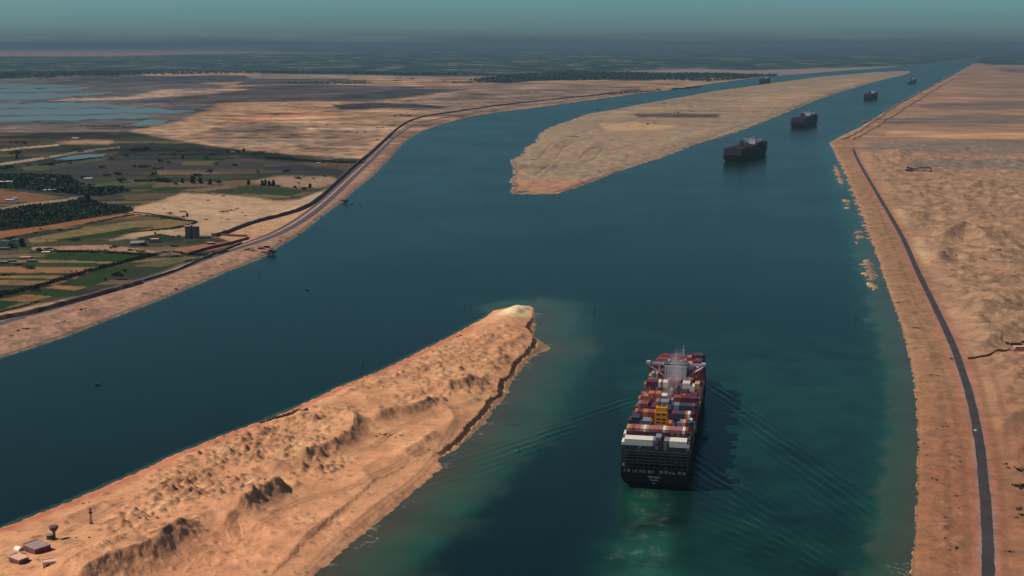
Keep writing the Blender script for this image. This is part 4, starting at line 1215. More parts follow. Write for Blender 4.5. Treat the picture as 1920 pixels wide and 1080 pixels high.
def make_ship_body(label, L, B, zd, zbow, loc, rot, s_fun, s_bri, group=None, small=False, letters=None, funnel_h=60.0, bridge_h=50.0, bridge_block=23.0, wing_top=None):
    root = thing("container_ship", label, "container ship", loc, rot, group)
    hb_, secs = loft_hull(L, B, zd, zbow)
    hull = hb_.obj("hull", [HULL, DECK], root)
    # mooring openings across the stern
    r = random.Random(3)
    x = -B / 2 + 3.4
    while x < B / 2 - 3.5:
        w = r.choice((1.2, 1.6, 2.2, 2.8))
        if not (-5 < x < 1.5 and r.random() < .7):
            hh = r.choice((1.6, 2.2, 2.6))
            if not small: piece("mooring_opening", MOOR, hull, x + w / 2, -0.10, zd - 5.2 + r.random() * .6, w, 0.16, hh)
        x += w + r.choice((0.9, 1.4, 2.2))
    if letters:
        for k, (txt, size, zz) in enumerate(letters):
            cu = bpy.data.curves.new("lettering", 'FONT')
            cu.body = txt; cu.size = size; cu.align_x = 'CENTER'; cu.extrude = 0.03
            cu.materials.append(LETTER)
            t0 = bpy.data.objects.new("lettering_curve", cu)
            COL.objects.link(t0)
            bpy.context.view_layer.update()
            me_ = bpy.data.meshes.new_from_object(t0.evaluated_get(bpy.context.evaluated_depsgraph_get()))
            bpy.data.objects.remove(t0)
            t = bpy.data.objects.new("lettering", me_)
            COL.objects.link(t)
            t.parent = hull
            t.location = (0, -0.12, zz)
            t.rotation_euler = (math.pi / 2, 0, 0)
    # deckhouse with the bridge across the whole beam
    dh = MB().box(0, s_bri + 5.5, zd - 1.0, bridge_block, 11, bridge_h - zd + 1.0 - 3.2)
    house = dh.obj("deckhouse", WHITE, root)
    if not small:
        for zz in np.arange(zd + 17, bridge_h - 5, 3.0):
            for xx in np.arange(-bridge_block / 2 + 2, bridge_block / 2 - 1.4, 3.3):
                piece("window", GLASS, house, xx, s_bri - 0.02, zz, 0.8, 0.1, 0.9)
        for zz in np.arange(zd + 10, bridge_h - 5, 6.0):
            for q in (-1, 1): piece("stair_landing", GREEN_D, house, q * (bridge_block / 2 + 1.3), s_bri + 4, zz, 2.4, 6, 0.25)
    br = MB().box(0, s_bri + 5, bridge_h - 3.2, bridge_block + 3, 9, 3.2)
    bridge = br.obj("wheelhouse", WHITE, root)
    MB().box(0, s_bri + 0.44, bridge_h - 2.0, bridge_block + 1.6, 0.16, 1.1).obj("window", GLASS, bridge)
    MB().box(0, s_bri + 5, bridge_h + 0.01, bridge_block + 2.4, 8.4, 0.35).obj("bridge_roof", GREEN_D, bridge)
    for s in (-1, 1):
        w = MB()
        x0, x1 = s * (bridge_block / 2 + 1.5), s * (B / 2 + 1.0)
        w.box((x0 + x1) / 2, s_bri + 4.5, bridge_h - 3.0, abs(x1 - x0), 4.2, 1.0)
        for yy in (s_bri + 2.4, s_bri + 6.6):
            w.box((x0 + x1) / 2, yy, bridge_h - 2.0, abs(x1 - x0), 0.25, 1.1)
        w.box(x1 - s * 2.4, s_bri + 4.5, bridge_h - 2.0, 4.4, 5.0, 2.4)
        for yy in (s_bri + 2.8, s_bri + 6.2):
            w.bar((s * (bridge_block / 2 + .2), yy, bridge_h - 15.5), (x1 - s * 2.0, yy, bridge_h - 3.0), 0.75, n=4)
            w.bar((s * (bridge_block / 2 + .2 + 6), yy, bridge_h - 10.4), (s * (bridge_block / 2 + 6), yy, bridge_h - 3.0), 0.4, n=4)
        w.obj("bridge_wing", WHITE, root)
    ms = MB()
    ms.bar((0, s_bri + 5, bridge_h), (0, s_bri + 5, bridge_h + 10), 0.8, 0.4, 6)
    ms.box(0, s_bri + 5, bridge_h + 5, 8, 0.5, 0.5); ms.box(0, s_bri + 5, bridge_h + 8, 5, 0.4, 0.5)
    ms.lathe([(1.2, bridge_h + .4), (1.5, bridge_h + 1.4), (1.2, bridge_h + 2.4), (.4, bridge_h + 2.9)], 8, 6, s_bri + 6)
    ms.lathe([(1.2, bridge_h + .4), (1.5, bridge_h + 1.4), (1.2, bridge_h + 2.4), (.4, bridge_h + 2.9)], 8, -7, s_bri + 6)
    ms.obj("radar_mast", WHITE, root)
    # funnel block
    fz = funnel_h
    fb = MB().box(0, s_fun + 6, zd - 1, 12, 12, fz - zd - 3)
    fb.box(0, s_fun + 6.4, fz - 3.98, 10.2, 10.0, 4.0)
    fun = fb.obj("funnel", FUNNEL if letters else CM['dmaroon'], root)
    if not small:
        for zz in (fz - 6.6, fz - 11.2, fz - 14.4, fz - 20.5):
            for xx in ((-2.6, 2.6) if zz > fz - 15 else (-.6,)):
                piece("vent", DARK, fun, xx, s_fun - 0.04, zz, 3.4 if zz > fz - 15 else 6.0, 0.12, 1.4)
        for xx in (-3, -1, 1.4, 3.2):
            MB().bar((xx, s_fun + 7, fz - 0.5), (xx, s_fun + 6.4, fz + 2.2), 0.65, n=8).obj("exhaust_pipe", DARK, fun)
    fm = MB()
    fm.bar((0, L - 12, zbow - 1), (0, L - 12, zbow + 17), 0.7, 0.35, 6)
    fm.box(0, L - 12, zbow + 11, 4, 0.4, 0.4); fm.box(0, L - 12, zbow + 5, 5.5, 0.8, 0.5)
    fm.obj("foremast", WHITE, root)
    return root, hull

def bay_list(L, s_fun, s_bri, scale=1.0):
    """bays of 40 ft boxes from stern to bow: (start, tiers)"""
    bays = []
    return bays

# --- the large ship in the foreground
SX, SY = G(1226, 918)
HEAD = math.radians(11.0)
SHIP_L, SHIP_B, ZD, ZB = 399.0, 61.0, 20.0, 27.0
ROT = -HEAD
ship, hull = make_ship_body("huge black hulled container ship stacked with maroon and white boxes, ochre funnel, seen from astern", SHIP_L, SHIP_B, ZD, ZB,
                            (SX, SY, 0), ROT, 64.0, 252.0,
                            letters=[("MSC NELA", 2.3, ZD - 9.4), ("PANAMA", 1.7, ZD - 11.9), ("IMO", 1.3, ZD - 14.6)], funnel_h=57.0, bridge_h=55.0)
ZC = 21.6                                         # top of the hatch covers
lb_n = 0
BAYS = [(4.5, 8), (20.5, 10), (36, 6), (50.5, 5), (65, 8), (80, 6), (95, 8), (110, 6), (124.5, 8), (139, 6), (153.5, 8), (168, 7), (182.5, 4), (197, 3), (211.5, 8),
        (226, 7), (239, 5), (270, 7), (284.5, 8), (299, 8), (313.5, 7), (328, 8), (342.5, 7)]
NCOL = 24
def lash(s, h, wid):
    b = MB()
    for zz in np.arange(ZD, ZC + h, 2.8):
        b.box(0, s, zz + 2.6, wid, 0.9, 0.22)
    for xx in np.arange(-wid / 2, wid / 2 + .1, wid / 12):
        b.box(xx, s, ZD - 1, 0.35, 0.7, h + ZC - ZD + 1)
    return b.obj("lashing_bridge", STEEL, ship)
cr = random.Random(21)
boxes = []                                         # (s, x, z, colour, bay, tier, tiers, exposed)
tops = {}
warm = ['maroon'] * 8 + ['brick'] * 4 + ['plum'] * 6 + ['rose'] * 2 + ['orange'] * 2 + ['tan'] + ['grey'] * 2 + ['blue'] * 2 + ['slate'] * 2 + ['white']
for bi, (s0, n0) in enumerate(BAYS):
    cols = [c for c in range(NCOL) if abs((c - 11.5) * 2.5) + 1.25 < half_beam(SHIP_L, SHIP_B, s0 + 13) - 0.2]
    c = 0; nn = {}; cc = {}
    while c < NCOL:
        w = cr.choice((2, 3, 4, 5, 6))
        n = max(2, n0 + cr.choice((-1, 0, 0, 0, 0, 1)))
        k = cr.choice(warm)
        for q in range(c, min(NCOL, c + w)):
            nn[q] = n; cc[q] = k if cr.random() < 0.75 else cr.choice(warm)
        c += w
    for c in cols:
        n = nn[c]
        col_of = cc[c]
        edge = c in (cols[0], cols[-1])
        if bi == 0:
            n = 7 if c in (0, 23) else (9 if c in (12, 13) else 8)
        elif bi == 1:
            n = 10 if 1 <= c <= 22 else 8
        elif edge: n = max(2, n - 1)
        if bi in (2, 3) and 8 <= c <= 15: n = 4
        if bi == 4 and 8 <= c <= 15: continue
        if bi in (15, 16) and 7 <= c <= 16: n = 2
        if bi == 12: n = 3 if c > 4 else 6
        if bi == 14 and c in range(16, 21): col_of = 'white'
        for t in range(n):
            k = col_of if t >= n - 2 else cr.choice(warm)
            if bi == 0:
                if t >= 6 and not (11 <= c <= 16): k = 'white'
                elif t >= 6: k = cr.choice(('maroon', 'plum', 'maroon', 'grey'))
                elif t == 5: k = cr.choice(('grey', 'slate', 'green', 'slate'))
                else: k = cr.choice(('shaded_green', 'shaded_green', 'green', 'slate'))  # lower stern tiers: their shade painted into darker box colours
            if bi == 1 and t == n - 1 : k = cr.choice(('rose', 'tan', 'brick', 'rose', 'maroon')) if c % 7 else 'white'
            boxes.append([s0, (c - 11.5) * 2.5, ZC + t * CH, k, bi, t, n])
        tops[(bi, c)] = n
    if bi < 12 or bi in (14, 17, 18, 19):
        lash(s0 - 1.1, (2.0 if bi else 4.0) * CH, SHIP_B - 3)
# a box shows when it tops its stack or stands clear of the bay behind it
def shows(bx):
    s0, x, zz, k, bi, t, n = bx
    c = int(round(x / 2.5 + 11.5))
    if t == n - 1: return True
    if bi == 0: return True
    if t >= tops.get((bi - 1, c), 0): return True
    if c >= 23 and t > n - 3: return True
    return False
seen = [b for b in boxes if shows(b)]
seen.sort(key=lambda b: (b[0], -b[2]))
single = {id(b) for b in seen[:298]}
cmesh = {k: container_mesh(k) for k in CC if k[0] != 'd' or k == 'shaded_green'}
BAYN = ["the stern stack", "the tall second bay", "the third bay", "the bay just aft of the funnel", "the bay beside the funnel", "the bay just past the funnel"]
TIER = {0: "lowest tier", 1: "second tier", 2: "third tier", 3: "fourth tier", 4: "fifth tier", 5: "sixth tier", 6: "seventh tier", 7: "eighth tier", 8: "ninth tier", 9: "tenth tier", 10: "eleventh tier"}
cR, sR = math.cos(ROT), math.sin(ROT)
rest = {}
for b_ in boxes:
    s0, x, zz, k, bi, t, n = b_
    lx, ly = x, s0 + CLN / 2
    if id(b_) in single:
        o = bpy.data.objects.new("container", cmesh[k]); COL.objects.link(o)
        o.location = (SX + lx * cR - ly * sR, SY + lx * sR + ly * cR, zz + 0.02)
        o.rotation_euler = (0, 0, ROT)
        where = BAYN[bi] if bi < len(BAYN) else "a bay further forward"
        kk = {'shaded_green': 'shaded green', 'plum': 'plum red', 'rose': 'faded pink', 'brick': 'brick red', 'slate': 'slate grey'}.get(k, k)
        side_ = "port" if x < -10 else ("starboard" if x > 10 else "middle")
        tag(o, f"{kk} container in {where}, {TIER[t]}, {side_} side", "container",
            f"{kk} containers in {where}, {TIER[t]}, {side_} side")
    else:
        rest.setdefault(k, []).append((lx, ly, zz))
b_ = MB(); ks = list(rest)
for mi, k in enumerate(ks):
    for lx, ly, zz in rest[k]:
        b_.box(lx, ly, zz + 0.02, CW, CLN, CH - 0.04, mi=mi)
stack = b_.obj("container_stacks", [CM[k] for k in ks], None, (SX, SY, 0), ROT)
tag(stack, "mass of maroon and mixed containers stacked forward on the foreground ship", "containers", kind='stuff')

# --- the convoy behind
def far_ship(px, py, heading, L, B, label, seed, dark=0.0, funnel_at=0.27, bridge_at=0.62, pale=False):
    x, y = G(px, py)
    rot = -math.radians(heading)
    k = L / 399.0
    root, h = make_ship_body(label, L, B, ZD * k, ZB * k * 1.08, (x, y, 0), rot, L * funnel_at, L * bridge_at, small=True, group="container ships in the convoy", funnel_h=62 * k, bridge_h=60 * k, bridge_block=23 * k)
    r = random.Random(seed)
    b = MB(); names = ['dmaroon', 'dplum', 'dnavy', 'dslate', 'dmaroon', 'dplum'] if not pale else ['grey', 'blue', 'slate', 'grey', 'slate', 'white']
    s = 5.0
    while s < L * 0.9:
        if L * bridge_at - 14 < s < L * bridge_at + 12: s += 6; continue
        if L * funnel_at - 14 < s < L * funnel_at + 13: s += 6; continue
        hb2 = min(half_beam(L, B, s + 13), B / 2) - 0.6
        fwd = s > L * bridge_at
        xx = -hb2
        while xx < hb2 - 2:
            w = min(r.choice((5.0, 7.5, 10.0)), hb2 - xx)
            hh = (r.choice((8, 9, 9)) if fwd else r.choice((7, 8, 8))) * CH * k
            b.box(xx + w / 2, s + 6.2, ZD * k + 0.6, w - 0.1, 12.4, hh, mi=r.choice((0, 0, 0, 1, 1, 2, 2, 3, 4)))
            xx += w
        s += 14.6
    st = b.obj("container_stacks", [CM[q] for q in names], None, (x, y, 0), rot)
    tag(st, "containers stacked on the " + label, "containers", kind='stuff')
    return root
far_ship(1372, 303, 25.5, 399, 61, "dark maroon container ship, nearest of the convoy behind the foreground ship", 1)
far_ship(1494, 239, 24.0, 399, 61, "dark maroon container ship second in the convoy, level with the spoil dykes", 2)
far_ship(1626, 187.5, 24.0, 360, 52, "small dark container ship third in the convoy, far up the right channel", 3)
far_ship(1706, 156.5, 25.0, 330, 46, "pale grey ship, farthest of the convoy in the right channel", 4, pale=True)
far_ship(1428, 156.2, 22.0, 366, 50, "lone dark container ship in the left channel beyond the island", 5)
# ------------------------------------------------------------------ buildings
def house(name, label, px, py, w, d, h, rot, wall, roof, windows=2, door=True, cat="house", group=None, parapet=0.5, trim=None, shade=0.0):
    x, y, zz = at_px(px, py)
    t = thing(name, label, cat, (x, y, zz - 0.2), rot, group)
    wb = MB()
    wb.box(0, 0, -1.0, w, d, h + 1.0)
    wl = wb.obj("wall", wall, t)
    rb = MB()
    if parapet > 0:
        rb.box(0, 0, h + 0.003, w + 0.3, d + 0.3, 0.25)
        k = parapet
        for cx, cy, sx, sy in ((0, d / 2, w + .3, .3), (0, -d / 2, w + .3, .3), (w / 2, 0, .3, d - .3), (-w / 2, 0, .3, d - .3)):
            rb.box(cx, cy, h + .253, sx, sy, k)
    else:
        hw, hd = w / 2 + .4, d / 2 + .4
        rb.add([(-hw, -hd, h), (hw, -hd, h), (hw, hd, h), (-hw, hd, h), (-hw, 0, h + d * .28), (hw, 0, h + d * .28)],
               [(0, 1, 5, 4), (2, 3, 4, 5), (0, 4, 3), (1, 2, 5), (3, 2, 1, 0)])
    rb.obj("roof", roof, t)
    if door:
        db = MB().box(-w * 0.18, -d / 2 - 0.02, 0.05, 1.1, 0.12, 2.1).obj("door", DARK, t)
        MB().box(-w * 0.18 + .4, -d / 2 - .1, 1.0, .12, .06, .12).obj("handle", STEEL, db)
    for i in range(windows):
        xx = -w / 2 + (i + 0.5) * w / windows
        if abs(xx + w * .18) < 1.3 and door: xx += 1.9
        f_ = MB().box(xx, -d / 2 - 0.015, h * 0.38, 1.3, 0.1, 1.2).obj("window", trim or DARK, t)
        MB().box(xx, -d / 2 - 0.07, h * 0.38 + .15, 1.0, 0.04, .9).obj("pane", GLASS, f_)
        if w > 8 and i < 2:
            yy = -d / 2 + (i + 0.5) * d / 2
            f_ = MB().box(w / 2 + 0.015, yy, h * 0.38, 0.1, 1.3, 1.2).obj("window", trim or DARK, t)
            MB().box(w / 2 + 0.07, yy, h * 0.38 + .15, 0.04, 1.0, .9).obj("pane", GLASS, f_)
    return t
W_MAR = mat("maroon_plaster", (104, 58, 60), 0.9, 0.15, 0.4)
R_MAUVE = mat("mauve_roof", (150, 124, 122), 0.9, 0.15, 0.3)
R_PINK = mat("pale_pink_roof", (214, 168, 140), 0.9, 0.12, 0.3)
W_PALE = mat("pale_plaster", (190, 168, 152), 0.9, 0.12, 0.4)
W_ROSE = mat("rose_plaster", (168, 124, 110), 0.9, 0.15, 0.4)
W_GREY = mat("grey_block", (122, 116, 112), 0.9, 0.15, 0.4)
R_GREY = mat("grey_roof", (132, 126, 120), 0.9, 0.15, 0.3)
W_WHITE = mat("whitewash", (222, 214, 204), 0.9, 0.08, 0.4)
TENT = mat("white_canvas", (240, 236, 230), 0.8, 0.04, 0.5)
CONC = mat("dark_concrete", (92, 66, 62), 0.9, 0.2, 0.5)
WOOD = mat("dark_timber", (58, 44, 38), 0.9, 0.2, 1.0)

house("guard_house", "large flat roofed maroon house on the near sand spit beside the water tower", 69.5, 1032, 17.5, 13, 4.6, math.radians(-40), W_MAR, R_MAUVE, 4, group=None, trim=W_ROSE)
house("guard_house", "low maroon house with sunlit pink roof at the lower left corner of the spit", 35.5, 1053, 13.5, 8, 3.8, math.radians(-36), W_MAR, R_PINK, 3, trim=W_ROSE)
house("guard_house", "small pale hut with light roof, nearest the dunes of the three spit houses", 92, 1063, 9, 6.5, 3.4, math.radians(24), W_PALE, R_PINK, 2, trim=DARK)
x, y, zz = at_px(35, 1031)
t = thing("tent", "white canvas tent beside the large maroon house on the spit", "tent", (x, y, zz - .2), math.radians(-30))
MB().add([(-3, -2.6, 0), (3, -2.6, 0), (3, 2.6, 0), (-3, 2.6, 0), (-3, -2.6, 1.7), (3, -2.6, 1.7), (3, 2.6, 1.7), (-3, 2.6, 1.7), (-3, 0, 3.1), (3, 0, 3.1)],
         [(0, 1, 5, 4), (1, 2, 6, 9, 5), (2, 3, 7, 6), (3, 0, 4, 8, 7), (4, 5, 9, 8), (6, 7, 8, 9)]).obj("canvas", TENT, t)
b_ = MB()
for sx in (-3.2, 3.2): b_.bar((sx, 0, 0), (sx, 0, 3.4), .08, n=5)
b_.obj("pole", WOOD, t)
x, y, zz = at_px(102, 1011)
t = thing("water_tower", "dark mushroom shaped water tower behind the maroon house on the spit", "water tower", (x, y, zz - .2))
MB().lathe([(1.9, -0.5), (1.1, .6), (0.95, 3), (0.95, 6.2)], 14).obj("shaft", CONC, t)
MB().lathe([(0.96, 6.2), (1.7, 7.0), (3.3, 9.0), (3.5, 9.6), (3.5, 10.8), (3.1, 11.2), (0.5, 11.6)], 16).obj("tank", CONC, t)
MB().bar((1.2, -.2, 0), (1.05, -.2, 6.4), .09, n=4).obj("ladder", STEEL, t)
x, y, zz = at_px(93.5, 1010)
t = thing("storage_tank", "squat dark round tank with a pale lid at the foot of the water tower", "tank", (x, y, zz - .2))
MB().lathe([(2.7, -.4), (2.7, 3.0)], 18).obj("shell", CONC, t)
MB().lathe([(2.85, 3.003), (2.85, 3.2), (0.3, 3.7)], 18).obj("lid", W_GREY, t)
x, y, zz = at_px(171, 982)
t = thing("signal_mast", "dark signal mast standing alone on the open sand of the spit", "mast", (x, y, zz - .3))
b_ = MB()
for a in (0, 1, 2, 3):
    cx, cy = (.55 if a in (0, 1) else -.55), (.55 if a in (0, 3) else -.55)
    b_.bar((cx * 1.2, cy * 1.2, -.5), (cx * .7, cy * .7, 13), .12, n=4)
for k in range(10):
    zq = k * 1.3; s_ = (-1) ** k
    b_.bar((.6 * s_, .55, zq), (-.58 * s_, .55, zq + 1.3), .08, n=4); b_.bar((.6 * s_, -.55, zq), (-.58 * s_, -.55, zq + 1.3), .08, n=4)
    b_.bar((.55, .6 * s_, zq), (.55, -.58 * s_, zq + 1.3), .08, n=4)
b_.obj("lattice", WOOD, t)
MB().box(0, 0, 9.0, 2.2, 1.5, 1.6).obj("platform", WOOD, t)
MB().box(0, 0, 12.6, 1.5, 1.5, 0.8).obj("lamp_housing", WOOD, t)
MB().box(0, 0, -.6, 2.0, 2.0, 2.2).obj("plinth", CONC, t)

# the apartment block and the houses of the left bank
x, y, zz = at_px(361, 446)
t = thing("apartment_block", "lone brown apartment block of eight storeys beside a small green lawn", "apartment block", (x, y, zz - .3), math.radians(14))
AW = mat("brown_render", (168, 128, 112), 0.9, 0.1, 0.2)
AD = mat("dark_render", (104, 72, 68), 0.9, 0.1, 0.2)
wb = MB().box(-8.8, 0, -1, 11, 15, 25.5).box(7.4, -3, -1, 13.5, 15, 25.0)
wb.obj("wall", AW, t)
MB().box(-1.3, 1.5, -1, 3.9, 11, 24).obj("stair_bay", AD, t)
MB().box(-8.8, 0, 24.503, 11.6, 15.6, .9).box(7.4, -3, 24.003, 14.1, 15.6, .9).box(-1.3, 2, 23.003, 3.6, 9, 4.2).obj("roof", AW, t)
for fl in range(8):
    for xx, yy in ((-11.6, -7.53), (-8.8, -7.53), (-6, -7.53), (3, -10.53), (6.4, -10.53), (11.4, -10.53)):
        f_ = MB().box(xx, yy, 1.2 + fl * 2.95, 1.5, .1, 1.5).obj("window", AD, t)
for fl in range(1, 8):
    bk = MB().box(9, -11.2, fl * 2.95 + .2, 3.2, 1.3, .18).box(9, -11.8, fl * 2.95 + .38, 3.2, .12, .9)
    bk.obj("balcony", AD, t)

farm = [  # name, label, px, py, w, d, h, rot, wall, roof, windows, parapet
    ("barn", "long grey barn with pitched roof behind the striped green fields", 258, 460, 26, 14, 5.5, 12, W_GREY, R_GREY, 4, 0),
    ("farmhouse", "two tier pink farmhouse on the bright sand behind the barn", 290, 454, 17, 12, 6.5, 8, W_ROSE, R_PINK, 4, .6),
    ("open_shed", "small brown shed on the bare plot by the red compound wall", 395, 458, 15, 7, 4.0, -6, W_MAR, R_PINK, 2, .2),
    ("farm_shed", "white roofed shed at the corner of the largest green field", 86, 475, 15, 8, 3.0, 10, W_PALE, TENT, 2, .2),
    ("village_house", "grey house at the far left of the village row beside the green strips", 8, 494, 12, 9, 3.6, 10, W_GREY, R_GREY, 2, .4),
    ("village_house", "pale house in the middle of the village row beside the green strips", 22, 491, 14, 9, 3.8, 10, W_PALE, R_GREY, 3, .4),
    ("village_house", "dark low house in the village row, in front of the pale one", 33, 496, 12, 8, 3.2, 12, W_MAR, R_MAUVE, 2, .4),
    ("village_house", "broad rose house in the village row beneath the white roofed shed", 48, 486, 20, 10, 4.2, 8, W_ROSE, R_PINK, 4, .4),
    ("village_house", "rose house with mauve roof at the field end of the village row", 60, 491, 16, 9, 3.6, 8, W_ROSE, R_MAUVE, 3, .4),
    ("village_house", "white house among the tall dark trees above the village", 9, 455, 15, 10, 4.5, 10, W_WHITE, R_GREY, 3, .5),
    ("village_house", "grey house behind the tall dark tree above the village", 30, 453, 14, 10, 5, 10, W_PALE, R_GREY, 3, .5),
    ("village_house", "long low grey house at the lower edge of the tree clump", 8, 468, 18, 8, 3.5, 6, W_GREY, R_GREY, 3, .4),
    ("long_shed", "long white roofed shed at the edge of the dark orchard", 8, 344, 46, 16, 6, 8, W_WHITE, TENT, 4, .3),
    ("orchard_house", "white house inside the dark orchard, left of the pair", 90, 359, 22, 12, 5, 10, W_WHITE, TENT, 3, .4),
    ("orchard_house", "smaller white house inside the dark orchard, right of the pair", 105, 358, 14, 10, 4, 10, W_WHITE, TENT, 2, .4),
    ("farmhouse", "pale farmhouse at the top edge of the dark orchard", 80, 337, 28, 14, 5, 6, W_PALE, R_GREY, 4, .4),
    ("farmhouse", "white farmhouse between dark trees above the orchard", 101, 339, 16, 12, 5, 6, W_WHITE, R_GREY, 3, .4),
    ("farmhouse", "bright white farmhouse beside a clump of dark trees", 165, 338, 24, 14, 6, 10, W_WHITE, TENT, 4, .4),
    ("farmhouse", "white roofed farmhouse by the orange strip at the left edge", 18, 377, 22, 10, 4, 10, W_WHITE, TENT, 3, .4),
    ("farmhouse", "small white outbuilding by the orange strip at the left edge", 28, 374, 12, 8, 4, 10, W_WHITE, TENT, 2, .4),
    ("farmhouse", "grey long house at the end of the sandy track", 140, 373, 24, 10, 4, -18, W_PALE, R_GREY, 3, .4),
    ("field_hut", "small white hut on the sandy track above the second orchard", 99, 382, 9, 6, 3.4, 10, W_WHITE, R_PINK, 1, .3),
    ("field_hut", "tiny white hut on the bright sand edge, nearer the orchard", 400, 365, 8, 6, 3.4, 0, W_WHITE, R_PINK, 1, .3),
    ("field_hut", "tiny pink hut on the bright sand edge, nearer the canal", 419, 368, 8, 6, 3.4, 0, W_ROSE, R_PINK, 1, .3),
    ("farmhouse", "larger grey house in the tree line by the canal road", 616, 302, 30, 18, 6, 0, W_GREY, R_GREY, 3, .4),
    ("farmhouse", "grey house in the tree line nearest the canal road", 630, 301, 26, 16, 6, 0, W_PALE, R_GREY, 3, .4),
    ("farmhouse", "white speck of a farmhouse below the long tree line", 597, 308, 12, 10, 5, 0, W_WHITE, TENT, 2, .4),
    ("farmhouse", "white farmhouse beside dark trees on the far edge of the farmland", 435, 287, 26, 16, 6, 0, W_WHITE, R_GREY, 3, .4),
    ("farmhouse", "white cube house alone on the orange desert at the far left", 141, 262, 26, 20, 8, 0, W_WHITE, TENT, 2, .4),
    ("shore_hut", "pink hut nearest the water in the cluster on the left shore", 494, 474, 10, 6, 3.4, 10, W_ROSE, R_PINK, 2, .3),
    ("shore_hut", "maroon hut at the right end of the cluster on the left shore", 500, 464, 12, 7, 4, 12, W_MAR, R_PINK, 2, .3),
    ("shore_hut", "mauve roofed hut in the middle of the cluster on the left shore", 489, 467, 11, 7, 3.6, 8, W_MAR, R_MAUVE, 2, .3),
    ("shore_hut", "pale hut at the left end of the cluster on the left shore", 474, 470, 10, 6, 3.2, 14, W_PALE, R_PINK, 2, .3),
    ("compound_house", "rose walled house inside the compound at the right edge", 1911, 655, 13, 7, 4, 0, W_ROSE, R_PINK, 3, .4),
    ("compound_house", "dark roofed house along the rear wall of the right edge compound", 1903, 647, 14, 5, 3.6, 0, W_MAR, R_MAUVE, 2, .4),
]
for nm, lab, px, py, w, d, h, ro, wl, rf, nw, pa in farm:
    house(nm, lab, px, py, w, d, h, math.radians(ro), wl, rf, nw if w * 1.9 / mpp(py) > 12 else 0, door=mpp(py) < 1.6, cat=nm.replace('_', ' '), parapet=pa)

# far settlements: white specks too small for parts
r = random.Random(5)
hm = MB().box(0, 0, -1, 1, 1, 1.55).box(0, 0, .553, 1.06, 1.06, .06)
fm = [hm.mesh("far_house", [mm]) for mm in (W_WHITE, W_PALE)]
spots = []
for k in range(16): spots.append((r.uniform(545, 690), r.uniform(151, 158)))
for k in range(22): spots.append((r.uniform(880, 1230), r.uniform(139, 151)))
for k in range(60): spots.append((r.uniform(300, 1540), r.uniform(108, 132)))
for k in range(8): spots.append((r.uniform(1000, 1100), r.uniform(119, 124)))
for px, py in spots:
    x, y, zz = at_px(px, py)
    o = bpy.data.objects.new("far_house", fm[0 if r.random() < .6 else 1]); COL.objects.link(o)
    s_ = mpp(py)
    o.location = (x, y, zz); o.scale = (s_ * r.uniform(.7, 2.2), s_ * 1.5, min(16, s_ * r.uniform(.8, 1.6))); o.rotation_euler = (0, 0, r.uniform(-.3, .3))
    g = "far houses among the dark farmland under the horizon" if py < 134 else ("far houses among trees by the left channel" if px > 800 else "far houses of the hamlet on the grey flats")
    tag(o, "tiny pale house, one of the " + g, "house", g)

# ------------------------------------------------------------------ trees, hedges, orchards
LEAF = [mat("leaves_dark", (0.012, 0.022, 0.013), 0.9, 0.5, 0.25, raw=True, spec=0.1), mat("leaves_green", (0.022, 0.040, 0.015), 0.9, 0.5, 0.25, raw=True, spec=0.1)]
BARK = mat("bark", (70, 54, 46), 0.95, 0.2, 1.0)
def crown_mesh(kind, seed):
    """crown of unit height; leaf clumps in uneven lobes"""
    r = random.Random(seed); b = MB()
    if kind == 'round':
        lobes = [(r.gauss(0, .26), r.gauss(0, .26), .52 + r.gauss(0, .14), r.uniform(.16, .27)) for _ in range(11)]
    elif kind == 'tall':
        lobes = [(r.gauss(0, .05), r.gauss(0, .05), .16 + .075 * i, .15 * (1 - (i / 12) ** 2) + .04) for i in range(11)]
    else:
        lobes = [(r.gauss(0, .4), r.gauss(0, .4), .30 + r.gauss(0, .10), r.uniform(.16, .26)) for _ in range(10)]
    for cx, cy, cz, rad in lobes:
        for _ in range(34):
            v = np.array([r.gauss(0, 1), r.gauss(0, 1), r.gauss(0, 1)]); v /= np.linalg.norm(v)
            q = rad * r.uniform(.55, 1.08)
            p = (cx + v[0] * q, cy + v[1] * q, max(.06, cz + v[2] * q))
            b.leaf(p, .13, r, mi=0 if r.random() < .6 else 1)
    return b.mesh("crown", LEAF)
def trunk_mesh(kind, seed):
    r = random.Random(seed); b = MB()
    b.bar((0, 0, -.1), (.01, 0, .4), .035, .022, 6)
    for k in range(4):
        a = k * 1.6 + r.random()
        b.bar((.01, 0, .3), (.2 * math.cos(a), .2 * math.sin(a), .62), .018, .008, 4)
    return b.mesh("trunk", BARK)
def palm_meshes(seed):
    r = random.Random(seed); b = MB()
    b.bar((0, 0, -.1), (.03, .01, .42), .035, .028, 6); b.bar((.03, .01, .42), (.05, .02, .8), .028, .024, 6)
    t = b.mesh("trunk", BARK); c = MB()
    for k in range(16):
        a = k * 2 * math.pi / 16 + r.random() * .3; up = r.uniform(-.1, .5)
        pr = None
        for j in range(5):
            q = j / 4
            p = np.array((.05 + .30 * q * math.cos(a), .02 + .30 * q * math.sin(a), .8 + up * .3 * q * 1.2 - .26 * q * q + .02))
            w = .045 * (1 - .7 * q)
            s_ = np.array((-math.sin(a), math.cos(a), 0)) * w
            cur = (tuple(p - s_), tuple(p + s_))
            if pr: c.add([pr[0], pr[1], cur[1], cur[0]], [(0, 1, 2, 3)], k % 2)
            pr = cur
    return t, c.mesh("crown", LEAF)
TREE = {}
for k in ('round', 'tall', 'bush'):
    TREE[k] = [(trunk_mesh(k, s), crown_mesh(k, s)) for s in (1, 2, 3)]
TREE['palm'] = [palm_meshes(s) for s in (1, 2)]
tcount = [0]
